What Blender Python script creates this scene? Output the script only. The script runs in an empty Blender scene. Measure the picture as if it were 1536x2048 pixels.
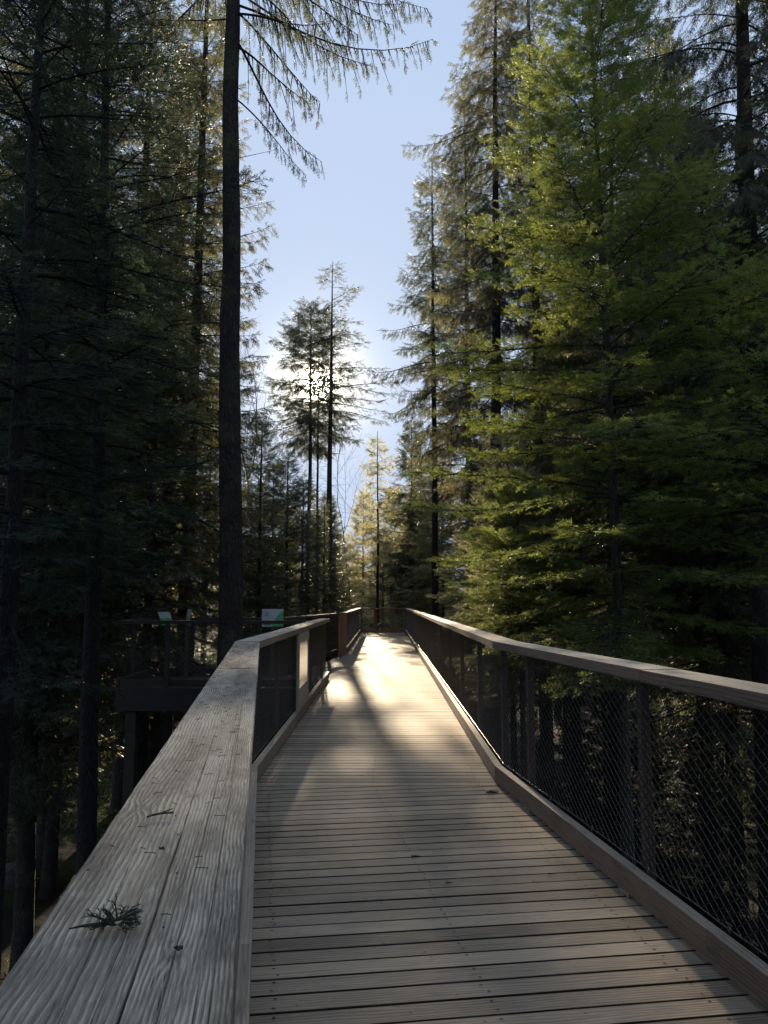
import bpy, math, random
import numpy as np
from mathutils import Vector, Matrix
R = math.radians
C = bpy.context.scene.collection
scene = bpy.context.scene

# ------------------------------------------------------------------ camera, world, sun, exposure
PITCH = math.atan(178/1538)
cam_d = bpy.data.cameras.new('camera'); cam = bpy.data.objects.new('camera', cam_d); C.objects.link(cam)
cam_d.sensor_fit = 'VERTICAL'; cam_d.sensor_height = 24; cam_d.lens = 24*1538/2048
cam_d.clip_start = .05; cam_d.clip_end = 3000
cam.location = (0, 0, 1.5); cam.rotation_euler = (R(90)+PITCH, 0, 0)
scene.camera = cam
scene.render.resolution_x = 768; scene.render.resolution_y = 1024
scene.view_settings.view_transform = 'Standard'; scene.view_settings.look = 'None'
scene.view_settings.exposure = 1.3; scene.view_settings.gamma = 1

SUN = Vector((-.0865, .974, .279)).normalized()
SEL = math.asin(SUN.z); SAZ = math.atan2(SUN.x, SUN.y)
w = bpy.data.worlds.new('World'); scene.world = w; w.use_nodes = True
nt = w.node_tree; nt.nodes.clear()
sky = nt.nodes.new('ShaderNodeTexSky'); sky.sky_type = 'NISHITA'; sky.sun_disc = False
sky.sun_elevation = SEL; sky.sun_rotation = SAZ
sky.air_density = 1.0; sky.dust_density = 0.12; sky.ozone_density = 2.5; sky.altitude = 600
bg = nt.nodes.new('ShaderNodeBackground'); bg.inputs[1].default_value = .102
out = nt.nodes.new('ShaderNodeOutputWorld')
tc = nt.nodes.new('ShaderNodeTexCoord')
dot = nt.nodes.new('ShaderNodeVectorMath'); dot.operation = 'DOT_PRODUCT'; dot.inputs[1].default_value = SUN
nt.links.new(tc.outputs['Generated'], dot.inputs[0])
def wm(op, a, b):
    m = nt.nodes.new('ShaderNodeMath'); m.operation = op
    for i, v in enumerate((a, b)):
        if isinstance(v, (int, float)): m.inputs[i].default_value = v
        else: nt.links.new(v, m.inputs[i])
    return m.outputs[0]
dc = wm('MAXIMUM', dot.outputs['Value'], 0.0)
tight = wm('MULTIPLY', wm('POWER', dc, 9000.0), 60.0)
mid = wm('ADD', wm('ADD', wm('MULTIPLY', wm('POWER', dc, 1300.0), 1.2), wm('MULTIPLY', wm('POWER', dc, 260.0), .12)), wm('MULTIPLY', wm('POWER', dc, 60.0), .035))
g = wm('ADD', tight, mid)
glow = nt.nodes.new('ShaderNodeBackground'); glow.inputs[0].default_value = (1, .88, .68, 1)
nt.links.new(g, glow.inputs[1])
add = nt.nodes.new('ShaderNodeAddShader')
hs = nt.nodes.new('ShaderNodeHueSaturation'); hs.inputs['Saturation'].default_value = .66; hs.inputs['Value'].default_value = 1.12
cap = nt.nodes.new('ShaderNodeVectorMath'); cap.operation = 'MINIMUM'; cap.inputs[1].default_value = (2.7, 3.2, 4.1)
even = nt.nodes.new('ShaderNodeMix'); even.data_type = 'RGBA'; even.inputs[0].default_value = .64; even.inputs[7].default_value = (1.95, 2.42, 3.3, 1)
nt.links.new(sky.outputs[0], hs.inputs['Color']); nt.links.new(hs.outputs[0], cap.inputs[0])
nt.links.new(cap.outputs[0], even.inputs[6]); nt.links.new(even.outputs[2], bg.inputs[0])
nt.links.new(bg.outputs[0], add.inputs[0]); nt.links.new(glow.outputs[0], add.inputs[1])
nt.links.new(add.outputs[0], out.inputs[0])

sd = bpy.data.lights.new('sun', 'SUN'); sd.energy = 5.0; sd.angle = R(.53); sd.color = (1, .80, .55)
so = bpy.data.objects.new('sun', sd); C.objects.link(so)
so.rotation_euler = SUN.to_track_quat('Z', 'Y').to_euler()

# ------------------------------------------------------------------ helpers
RNG = np.random.default_rng(7)
def tag(o, label=None, cat=None, group=None, kind=None):
    if label: o['label'] = label
    if cat: o['category'] = cat
    if group: o['group'] = group
    if kind: o['kind'] = kind
    return o
def empty(name, loc=(0, 0, 0), label=None, cat=None, group=None):
    o = bpy.data.objects.new(name, None); C.objects.link(o); o.location = loc
    o.empty_display_size = .2
    return tag(o, label, cat, group)
def np_mesh(name, co, faces, mats, tone=None, uv=None, midx=None, smooth=False):
    """co (n,3); faces (q,k) all with the same k"""
    co = np.asarray(co, np.float32); faces = np.asarray(faces, np.int32)
    q, k = faces.shape
    me = bpy.data.meshes.new(name)
    me.vertices.add(len(co)); me.vertices.foreach_set('co', co.ravel())
    me.loops.add(q*k); me.loops.foreach_set('vertex_index', faces.ravel())
    me.polygons.add(q); me.polygons.foreach_set('loop_start', np.arange(0, q*k, k, dtype=np.int32))
    if midx is not None: me.polygons.foreach_set('material_index', np.asarray(midx, np.int32))
    if smooth: me.polygons.foreach_set('use_smooth', np.ones(q, bool))
    me.update(calc_edges=True)
    for m in mats: me.materials.append(m)
    if tone is not None:
        a = me.attributes.new('tone', 'FLOAT', 'FACE'); a.data.foreach_set('value', np.asarray(tone, np.float32))
    if uv is not None:
        u = me.uv_layers.new(name='UVMap'); u.data.foreach_set('uv', np.asarray(uv, np.float32).ravel())
    return me
def link(name, me, parent=None, loc=None):
    o = bpy.data.objects.new(name, me); C.objects.link(o)
    if loc is not None: o.location = loc
    if parent is not None: o.parent = parent
    return o
class MB:
    """polygon collector; tri/quad/ngon faces with uv in metres and a tone per face"""
    def __init__(s): s.v = []; s.f = []; s.uv = []; s.t = []; s.m = []
    def face(s, pts, uvs=None, tone=.5, m=0):
        n = len(s.v); s.v += [tuple(p) for p in pts]; s.f.append(tuple(range(n, n+len(pts))))
        s.uv += list(uvs) if uvs else [(p[0], p[1]) for p in pts]; s.t.append(tone); s.m.append(m)
    def prism(s, poly, z0, z1, udir=(0, 1), tone=None, m=0, ms=None, top=True, bottom=True, uo=None):
        """vertical prism on a plan polygon (counter clockwise), grain along udir"""
        ux, uy = Vector((udir[0], udir[1], 0)).normalized()[:2]
        ox, oy = uo or (RNG.random()*50, RNG.random()*50)
        tone = RNG.random() if tone is None else tone
        U = lambda p: p[0]*ux+p[1]*uy+ox
        V = lambda p: -p[0]*uy+p[1]*ux+oy
        za = z0 if hasattr(z0, '__len__') else [z0]*len(poly); zb = z1 if hasattr(z1, '__len__') else [z1]*len(poly)
        if top: s.face([(p[0], p[1], z) for p, z in zip(poly, zb)], [(U(p), V(p)) for p in poly], tone, m)
        if bottom: s.face([(p[0], p[1], z) for p, z in reversed(list(zip(poly, za)))], [(U(p), V(p)+3) for p in reversed(poly)], tone, m)
        for i in range(len(poly)):
            j = (i+1) % len(poly); a, b = poly[i], poly[j]
            along = abs((b[0]-a[0])*ux+(b[1]-a[1])*uy) > abs(-(b[0]-a[0])*uy+(b[1]-a[1])*ux)
            if along: uvs = [(U(a), oy+7+za[i]), (U(b), oy+7+za[j]), (U(b), oy+7+zb[j]), (U(a), oy+7+zb[i])]
            else: uvs = [(oy+za[i]*.1, V(a)), (oy+za[j]*.1, V(b)), (oy+zb[j]*.1, V(b)), (oy+zb[i]*.1, V(a))]
            s.face([(a[0], a[1], za[i]), (b[0], b[1], za[j]), (b[0], b[1], zb[j]), (a[0], a[1], zb[i])], uvs, tone, m if ms is None else ms)
    def post(s, x, y, z0, z1, wx, wy, ang=0, tone=None, m=0):
        c, sn = math.cos(ang), math.sin(ang); tone = RNG.random() if tone is None else tone
        P = [(x+c*a-sn*b, y+sn*a+c*b) for a, b in ((-wx/2, -wy/2), (wx/2, -wy/2), (wx/2, wy/2), (-wx/2, wy/2))]
        o = RNG.random()*40
        for i in range(4):
            a, b = P[i], P[(i+1) % 4]; wv = wx if i % 2 == 0 else wy
            s.face([(a[0], a[1], z0), (b[0], b[1], z0), (b[0], b[1], z1), (a[0], a[1], z1)],
                   [(z0+o, o+i), (z0+o, o+i+wv), (z1+o, o+i+wv), (z1+o, o+i)], tone, m)
        s.face([(p[0], p[1], z1) for p in P], None, tone, m); s.face([(p[0], p[1], z0) for p in reversed(P)], None, tone, m)
    def tube(s, pts, r, n=6, tone=.5, m=0, caps=True):
        pts = [Vector(p) for p in pts]; rr = r if hasattr(r, '__len__') else [r]*len(pts); rings = []
        for i, p in enumerate(pts):
            d = (pts[min(i+1, len(pts)-1)]-pts[max(i-1, 0)]).normalized()
            a = d.cross(Vector((0, 0, 1)) if abs(d.z) < .9 else Vector((1, 0, 0))).normalized(); b = d.cross(a)
            rings.append([p+(a*math.cos(2*math.pi*k/n)+b*math.sin(2*math.pi*k/n))*rr[i] for k in range(n)])
        L = 0
        for i in range(len(pts)-1):
            L2 = L+(pts[i+1]-pts[i]).length
            for k in range(n):
                k2 = (k+1) % n
                s.face([rings[i][k], rings[i+1][k], rings[i+1][k2], rings[i][k2]], [(L, k/n), (L2, k/n), (L2, (k+1)/n), (L, (k+1)/n)], tone, m)
            L = L2
        if caps: s.face(rings[0], None, tone, m); s.face(list(reversed(rings[-1])), None, tone, m)
    def build(s, name, mats, parent=None, smooth=False, loc=None):
        me = bpy.data.meshes.new(name); me.from_pydata(s.v, [], s.f)
        if not isinstance(mats, (list, tuple)): mats = [mats]
        for m in mats: me.materials.append(m)
        u = me.uv_layers.new(name='UVMap'); u.data.foreach_set('uv', np.asarray(s.uv, np.float32).ravel())
        a = me.attributes.new('tone', 'FLOAT', 'FACE'); a.data.foreach_set('value', np.asarray(s.t, np.float32))
        me.polygons.foreach_set('material_index', np.asarray(s.m, np.int32))
        if smooth: me.polygons.foreach_set('use_smooth', np.ones(len(s.f), bool))
        me.update()
        return link(name, me, parent, loc)

def lattice(ix, iy, seed):
    h = (ix.astype(np.int64)*374761393+iy.astype(np.int64)*668265263+seed*982451653) & 0xffffffff
    h = ((h ^ (h >> 13))*1274126177) & 0xffffffff
    return ((h ^ (h >> 16)) & 0xffff)/65535.
def vnoise(x, y, seed=0):
    x = np.asarray(x, float); y = np.asarray(y, float)+0*x; x = x+0*y
    ix = np.floor(x); iy = np.floor(y); fx = x-ix; fy = y-iy; fx = fx*fx*(3-2*fx); fy = fy*fy*(3-2*fy)
    a = lattice(ix, iy, seed); b = lattice(ix+1, iy, seed); c = lattice(ix, iy+1, seed); d = lattice(ix+1, iy+1, seed)
    return (a*(1-fx)+b*fx)*(1-fy)+(c*(1-fx)+d*fx)*fy-.5
def fbm(x, y, seed=0, o=4):
    s = 0; a = 1
    for k in range(o): s = s+a*vnoise(x*2**k, y*2**k, seed+k*17); a *= .5
    return s

# ------------------------------------------------------------------ materials
def mat(name):
    m = bpy.data.materials.new(name); m.use_nodes = True; n = m.node_tree; n.nodes.clear()
    o = n.nodes.new('ShaderNodeOutputMaterial'); return m, n, o
class N:
    def __init__(s, n): s.n = n
    def node(s, t, ins=None, **kw):
        x = s.n.nodes.new(t)
        for k, v in kw.items(): setattr(x, k, v)
        for k, v in (ins or {}).items():
            if hasattr(v, 'is_output') or isinstance(v, bpy.types.NodeSocket): s.n.links.new(v, x.inputs[k])
            else: x.inputs[k].default_value = v
        return x
    def math(s, op, a, b=0., c=None):
        d = {0: a, 1: b}
        if c is not None: d[2] = c
        return s.node('ShaderNodeMath', d, operation=op).outputs[0]
    def noise(s, vec, scale, detail=4, rough=.55):
        return s.node('ShaderNodeTexNoise', {'Vector': vec, 'Scale': scale, 'Detail': detail, 'Roughness': rough}).outputs[0]
    def ramp(s, f, stops):
        r = s.node('ShaderNodeValToRGB', {0: f}); e = r.color_ramp.elements
        while len(e) < len(stops): e.new(.5)
        for x, (p, c) in zip(e, stops):
            x.position = p; x.color = (*c, 1) if len(c) == 3 else c
        return r.outputs[0]
    def mix(s, f, a, b, mode='MIX'):
        x = s.node('ShaderNodeMix', data_type='RGBA', blend_type=mode)
        for k, v in ((0, f), (6, a), (7, b)):
            if isinstance(v, bpy.types.NodeSocket): s.n.links.new(v, x.inputs[k])
            else: x.inputs[k].default_value = (*v, 1) if hasattr(v, '__len__') and len(v) == 3 else v
        return x.outputs[2]
def wood(name, dark, light, tonal=.35, bump=.0012, crack=1., rough=.72, stain=(.10, .10, .09), band=55., spec=.35):
    m, n, o = mat(name); k = N(n)
    uv = k.node('ShaderNodeUVMap', uv_map='UVMap').outputs[0]
    sx = k.node('ShaderNodeSeparateXYZ', {0: uv})
    U, V = sx.outputs[0], sx.outputs[1]
    def vec(a, b): return k.node('ShaderNodeCombineXYZ', {0: k.math('MULTIPLY', U, a), 1: k.math('MULTIPLY', V, b)}).outputs[0]
    warp = k.noise(vec(1.6, 9.), 1., 2)
    vw = k.math('ADD', V, k.math('MULTIPLY', warp, .05))
    bands = k.math('SINE', k.math('MULTIPLY', vw, band*6.283))
    bands = k.math('MULTIPLY_ADD', bands, .5, .5)
    fib = k.noise(vec(5., 260.), 1., 4, .65)
    fib2 = k.noise(vec(26., 620.), 1., 2, .6)
    blot = k.noise(vec(2.2, 9.), 1., 5, .6)
    tone = k.node('ShaderNodeAttribute', attribute_name='tone').outputs['Fac']
    f = k.math('ADD', k.math('MULTIPLY', fib, .75), k.math('MULTIPLY', bands, .22))
    f = k.math('ADD', f, k.math('MULTIPLY', k.math('SUBTRACT', tone, .5), tonal))
    f = k.math('ADD', f, k.math('MULTIPLY', k.math('SUBTRACT', blot, .5), .55))
    col = k.ramp(f, [(.12, dark), (.85, light)])
    st = k.ramp(k.noise(vec(3.1, 14.), 1.3, 5, .65), [(.56, (0, 0, 0)), (.72, (1, 1, 1))])
    col = k.mix(k.math('MULTIPLY', st, .75), col, stain)
    cr = k.noise(vec(.9, 75.), 1., 2, .4)
    crm = k.math('SUBTRACT', 1., k.math('MULTIPLY', k.math('ABSOLUTE', k.math('SUBTRACT', cr, .66)), 80.))
    crm = k.math('MULTIPLY', k.math('MAXIMUM', crm, 0.), crack)
    crm = k.math('MINIMUM', crm, 1.)
    col = k.mix(k.math('MULTIPLY', crm, .8), col, (.02, .018, .015))
    h = k.math('ADD', k.math('MULTIPLY', fib, .5), k.math('MULTIPLY', bands, .45))
    h = k.math('ADD', h, k.math('MULTIPLY', fib2, .3)); h = k.math('SUBTRACT', h, k.math('MULTIPLY', crm, 1.2))
    bp = k.node('ShaderNodeBump', {'Strength': 1., 'Distance': bump, 'Height': h}).outputs[0]
    b = k.node('ShaderNodeBsdfPrincipled', {'Base Color': col, 'Roughness': rough, 'Normal': bp, 'Specular IOR Level': spec})
    n.links.new(b.outputs[0], o.inputs[0]); return m
M = {}
M['deck'] = wood('weathered_deck_wood', (.125, .10, .073), (.44, .36, .262), .42, .0016, .5, rough=.72, stain=(.15, .145, .15), spec=.12)
M['edge'] = wood('dark_plank_edge', (.010, .008, .007), (.035, .028, .022), .3, .001, .5, spec=.1)  # near-black plank sides and near chamfers, so the gap lines read dark
M['rail'] = wood('weathered_rail_wood', (.15, .13, .105), (.52, .455, .36), .3, .0020, 1., rough=.7, stain=(.13, .125, .12), band=70)
M['kerb'] = wood('kerb_wood', (.14, .115, .085), (.40, .33, .25), .3, .001, .7, stain=(.10, .10, .09))
M['post'] = wood('brown_post_wood', (.030, .021, .018), (.095, .06, .042), .3, .001, .6, stain=(.07, .05, .04))
M['side'] = wood('brown_side_wood', (.06, .045, .033), (.25, .185, .13), .3, .001, .6, stain=(.06, .05, .045))  # darker brown on the vertical faces of handrails and kerbs
M['redwood'] = wood('reddish_brown_wood', (.20, .095, .06), (.50, .28, .19), .3, .001, .6, stain=(.10, .06, .05))
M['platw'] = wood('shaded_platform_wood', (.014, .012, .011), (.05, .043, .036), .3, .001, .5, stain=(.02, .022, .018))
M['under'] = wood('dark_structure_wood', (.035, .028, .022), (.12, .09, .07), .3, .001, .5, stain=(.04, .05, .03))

def simple(name, col, rough=.6, metal=0., spec=.5, noise=None, bump=None):
    m, n, o = mat(name); k = N(n)
    ins = {'Roughness': rough, 'Metallic': metal, 'Specular IOR Level': spec}
    tc = k.node('ShaderNodeTexCoord').outputs['Object']
    if noise:
        c2, sc = noise; ins['Base Color'] = k.mix(k.ramp(k.noise(tc, sc, 5, .6), [(.35, (0, 0, 0)), (.65, (1, 1, 1))]), col, c2)
    else: ins['Base Color'] = (*col, 1)
    if bump: ins['Normal'] = k.node('ShaderNodeBump', {'Strength': 1., 'Distance': bump[0], 'Height': k.noise(tc, bump[1], 5, .6)}).outputs[0]
    b = k.node('ShaderNodeBsdfPrincipled', ins); n.links.new(b.outputs[0], o.inputs[0]); return m
M['screw'] = simple('screw_hole', (.02, .018, .018), .6)
M['steel'] = simple('stainless_wire', (.26, .25, .24), .42, 1., noise=((.16, .15, .14), 30))
M['ferrule'] = simple('net_ferrule', (.55, .54, .52), .35, 1.)
M['steel_dark'] = simple('dull_steel', (.16, .16, .16), .5, 1., noise=((.10, .09, .08), 60))
M['mirror'] = simple('polished_plate', (.82, .80, .76), .12, 1.)
M['lichen'] = simple('dark_lichen', (.022, .032, .020), .9, noise=((.05, .055, .03), 120))
M['twig'] = simple('twig_bark', (.035, .025, .018), .85, noise=((.07, .05, .035), 90))
M['moss_rock'] = simple('mossy_rock', (.045, .044, .040), .95, noise=((.025, .040, .012), 3.5), bump=(.05, 6))
M['log'] = simple('dead_wood', (.12, .10, .08), .85, noise=((.06, .045, .03), 8), bump=(.01, 20))
M['white'] = simple('white_sign_face', (.32, .36, .37), .4, noise=((.26, .30, .31), 4))
M['green'] = simple('green_sign_print', (.03, .20, .06), .45, noise=((.05, .28, .07), 9))
M['ink'] = simple('dark_print', (.05, .05, .055), .5)

def bark(name, a, b, moss=None):
    m, n, o = mat(name); k = N(n)
    tc = k.node('ShaderNodeTexCoord').outputs['Object']
    mp = k.node('ShaderNodeMapping', {0: tc, 'Scale': (1, 1, .28)}).outputs[0]
    vor = k.node('ShaderNodeTexVoronoi', {'Vector': k.mix(.08, mp, k.node('ShaderNodeTexNoise', {'Vector': mp, 'Scale': 9.}).outputs[1]), 'Scale': 26.}, feature='DISTANCE_TO_EDGE').outputs[0]
    nz = k.noise(mp, 14, 6, .65)
    col = k.ramp(nz, [(.32, a), (.7, b)])
    col = k.mix(k.ramp(vor, [(0, (.7, .7, .7)), (.12, (0, 0, 0))]), col, tuple(x*.5 for x in a))
    if moss: col = k.mix(k.ramp(k.noise(tc, 1.7, 5, .6), [(.5, (0, 0, 0)), (.66, (.8, .8, .8))]), col, moss)
    h = k.math('ADD', k.math('MINIMUM', k.math('MULTIPLY', vor, 3.), .6), k.math('MULTIPLY', nz, .6))
    bp = k.node('ShaderNodeBump', {'Strength': .9, 'Distance': .03, 'Height': h}).outputs[0]
    bs = k.node('ShaderNodeBsdfPrincipled', {'Base Color': col, 'Roughness': .85, 'Normal': bp, 'Specular IOR Level': .25})
    n.links.new(bs.outputs[0], o.inputs[0]); return m
M['bark'] = bark('spruce_bark', (.022, .018, .018), (.052, .042, .040), (.06, .07, .035))
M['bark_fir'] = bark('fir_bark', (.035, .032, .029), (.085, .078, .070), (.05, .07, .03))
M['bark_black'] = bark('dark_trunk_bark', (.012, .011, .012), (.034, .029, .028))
M['bark_red'] = bark('reddish_bark', (.085, .045, .032), (.19, .11, .08))
def needles(name, a, b, tr, mixf=.4, rough=.5, spec=.35):
    m, n, o = mat(name); k = N(n)
    tone = k.node('ShaderNodeAttribute', attribute_name='tone').outputs['Fac']
    col = k.mix(tone, a, b); trc = k.mix(tone, tuple(x*.6 for x in tr), tr)
    bs = k.node('ShaderNodeBsdfPrincipled', {'Base Color': col, 'Roughness': rough, 'Specular IOR Level': spec})
    t = k.node('ShaderNodeBsdfTranslucent', {'Color': trc})
    mx = k.node('ShaderNodeMixShader', {0: mixf, 1: bs.outputs[0], 2: t.outputs[0]})
    n.links.new(mx.outputs[0], o.inputs[0]); return m
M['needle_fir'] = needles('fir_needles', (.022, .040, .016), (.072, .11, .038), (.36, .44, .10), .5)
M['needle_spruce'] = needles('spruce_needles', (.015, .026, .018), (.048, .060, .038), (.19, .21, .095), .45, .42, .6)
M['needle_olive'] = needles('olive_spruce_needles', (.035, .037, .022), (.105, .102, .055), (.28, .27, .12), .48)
M['needle_pale'] = needles('pale_olive_needles', (.08, .085, .045), (.20, .20, .11), (.66, .63, .34), .62)  # hazy, sunlit paleness of the central trees put into the needle colour
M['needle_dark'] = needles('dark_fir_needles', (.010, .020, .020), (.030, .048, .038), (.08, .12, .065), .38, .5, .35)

def ground_mat():
    m, n, o = mat('forest_floor'); k = N(n)
    tc = k.node('ShaderNodeTexCoord').outputs['Object']
    litter = k.ramp(k.noise(tc, 9., 8, .7), [(.3, (.014, .010, .007)), (.55, (.026, .019, .013)), (.8, (.06, .043, .03))])
    moss = k.ramp(k.noise(tc, 16., 6, .7), [(.3, (.018, .030, .008)), (.75, (.06, .085, .018))])
    f = k.ramp(k.noise(tc, .45, 7, .62), [(.48, (0, 0, 0)), (.58, (1, 1, 1))])
    col = k.mix(f, litter, moss)
    bp = k.node('ShaderNodeBump', {'Strength': 1., 'Distance': .08, 'Height': k.noise(tc, 12., 8, .7)}).outputs[0]
    b = k.node('ShaderNodeBsdfPrincipled', {'Base Color': col, 'Roughness': .95, 'Normal': bp, 'Specular IOR Level': .2})
    n.links.new(b.outputs[0], o.inputs[0]); return m
M['ground'] = ground_mat()

# ------------------------------------------------------------------ ground
def gz(x, y):
    x = np.asarray(x, float); y = np.asarray(y, float)
    return -6.2 - .9*np.tanh((x+4)/14.) + 1.2*fbm(x*.05+3, y*.05+8, 5, 3) + .28*fbm(x*.5, y*.5, 9, 3) + .014*np.maximum(y-20, 0)
def sheet():
    ax = np.sinh(np.linspace(-4.2, 4.2, 241))*14; ay = np.sinh(np.linspace(-3.2, 4.4, 241))*14+8
    X, Y = np.meshgrid(ax, ay, indexing='ij'); Z = gz(X, Y)
    co = np.stack([X, Y, Z], -1).reshape(-1, 3); n = 241
    i, j = np.meshgrid(np.arange(n-1), np.arange(n-1), indexing='ij'); a = (i*n+j).ravel()
    return np_mesh('ground', co, np.stack([a, a+n, a+n+1, a+1], 1), [M['ground']], smooth=True)
tag(link('ground', sheet()), 'shaded forest floor of needle litter and moss', 'ground', kind='structure')

# ------------------------------------------------------------------ boardwalk geometry (plan lines of the deck's two edges)
ZR = 1.165
YK = 6.5
def Lx(y): return -.02-.1565*y if y < YK else -1.037+(-.06*(y-YK)/30)
def Rx(y): return 1.775-.1325*y if y < YK else .914+.09*(y-YK)/30
YEND = 37.0
SEGDIR = Vector((-.1446, 1, 0)).normalized()

def clip(poly, n, c):      # keep dot(p,n) <= c
    outp = []
    for i in range(len(poly)):
        a, b = poly[i], poly[(i+1) % len(poly)]; da = a[0]*n[0]+a[1]*n[1]-c; db = b[0]*n[0]+b[1]*n[1]-c
        if da <= 0: outp.append(a)
        if da*db < 0: t = da/(da-db); outp.append((a[0]+(b[0]-a[0])*t, a[1]+(b[1]-a[1])*t))
    return outp
walk = empty('boardwalk', (0, 15, 0), 'long bridge of weathered grey deck planks running straight ahead from the camera', 'boardwalk')
def loc_child(o, root):
    o.location = -Vector(root.location); return o
deck = MB()
def plank(c0, dirv, wv, xl, xr, bound):
    """plank across the walk: c0 = near edge distance along dirv"""
    d = Vector((dirv[0], dirv[1])); a = Vector((d.y, -d.x))
    z = RNG.normal(0, .0006); tone = float(np.clip(RNG.normal(.5, .26), 0, 1)); uo = (RNG.random()*90, RNG.random()*90)
    c = .0030
    rows = [(0, -.036), (0, z-c), (c, z), (wv-c, z), (wv, z-c), (wv, -.036)]
    tilt = RNG.normal(0, .0003)
    for r in range(5):
        (p, za), (q, zb) = rows[r], rows[r+1]
        if p == q: q = p+.0001 if r < 2 else p-.0001
        lo, hi = min(p, q), max(p, q)
        base = [d*(c0+lo)+a*-4, d*(c0+lo)+a*4, d*(c0+hi)+a*4, d*(c0+hi)+a*-4]
        poly = [tuple(b) for b in base]
        for nn, cc in bound: poly = clip(poly, nn, cc)
        if len(poly) < 3: return
        pts = []
        for P_ in poly:
            t = (P_[0]*d.x+P_[1]*d.y-c0-p)/(q-p) if abs(q-p) > 1e-9 else 0
            zz = za+(zb-za)*min(max(t, 0), 1)+tilt*(P_[0])
            if r in (0, 4): zz = za if (P_[0]*d.x+P_[1]*d.y-c0-lo) < .00005 else zb
            pts.append((P_[0], P_[1], zz))
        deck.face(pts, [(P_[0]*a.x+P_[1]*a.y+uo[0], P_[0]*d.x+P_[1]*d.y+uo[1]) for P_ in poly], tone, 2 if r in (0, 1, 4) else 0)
nL = Vector((-1, -.1565)); cL = .02+.0     # x >= -.02-.1565y
nR = Vector((1, .1325)); cR = 1.775
ov = .05
dn = (SEGDIR.x, SEGDIR.y)
s = -3.6
screws = []
def screw(x, y):
    rr = .0078; p = [(x+rr*math.cos(k*math.pi/3), y+rr*.8*math.sin(k*math.pi/3), .0022) for k in range(6)]
    deck.face(p, None, .5, 1)
joistn = [lambda y: Lx(y)+.09, lambda y: (.86-.146*y if y < YK else -.09+.002*(y-YK)), lambda y: Rx(y)-.14]
while s < 7.2:
    wv = .1160+RNG.normal(0, .0015)
    plank(s, dn, wv, 0, 0, [((nL.x, nL.y), cL+ov), ((nR.x, nR.y), cR+ov), ((0, 1), YK-.004)])
    for j in joistn:
        for q in (.028, .09):
            # point on joist line at this plank
            y = (s+q)/dn[1]
            for _ in range(4): y = ((s+q)-j(y)*dn[0])/dn[1]
            if y < YK-.03 and RNG.random() < .95: screw(j(y)+RNG.normal(0, .006), y+RNG.normal(0, .004))
    s += wv+.0078+abs(RNG.normal(0, .002))
s = YK+.003
while s < YEND+.2:
    wv = .1160+RNG.normal(0, .0015)
    plank(s, (RNG.normal(0, .0012), 1.), wv, 0, 0, [((-1, -.002), 1.037+.013+ov), ((1, -.003), .914-.02+ov), ((0, 1), YEND+.2)])
    if s < 16:
        for j in joistn:
            for q in (.028, .09): screw(j(s+q)+RNG.normal(0, .005), s+q)
    s += wv+.0078+abs(RNG.normal(0, .003))
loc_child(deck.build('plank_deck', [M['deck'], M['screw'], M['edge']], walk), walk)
# joists, side beams and columns
def beam_line(pts, wd, z0, z1, name, mt, root, off=0.):
    b = MB()
    for (x0, y0), (x1, y1) in zip(pts[:-1], pts[1:]):
        d = Vector((x1-x0, y1-y0)).normalized(); nrm = Vector((d.y, -d.x))
        A = Vector((x0, y0))+nrm*off; B = Vector((x1, y1))+nrm*off
        b.prism([tuple(A-nrm*wd/2), tuple(A+nrm*wd/2), tuple(B+nrm*wd/2), tuple(B-nrm*wd/2)][::1], z0, z1, d)
    return loc_child(b.build(name, mt, root), root)
for fn in joistn:
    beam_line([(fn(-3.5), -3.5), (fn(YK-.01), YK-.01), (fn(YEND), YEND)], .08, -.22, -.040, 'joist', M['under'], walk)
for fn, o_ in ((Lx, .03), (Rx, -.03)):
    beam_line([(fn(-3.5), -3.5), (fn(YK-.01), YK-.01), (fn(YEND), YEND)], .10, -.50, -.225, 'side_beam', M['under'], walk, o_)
for y in (-2, 3.2, 9.5, 16.5, 23.5, 30.5, 36.8):
    for fn in (Lx, Rx):
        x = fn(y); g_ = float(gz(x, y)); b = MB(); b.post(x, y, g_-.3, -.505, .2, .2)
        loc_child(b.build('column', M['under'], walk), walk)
    b = MB(); b.prism([(Lx(y)-.3, y+.11), (Rx(y)+.3, y+.11), (Rx(y)+.3, y+.25), (Lx(y)-.3, y+.25)], -.80, -.51, (1, 0))
    loc_child(b.build('cross_beam', M['under'], walk), walk)

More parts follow.
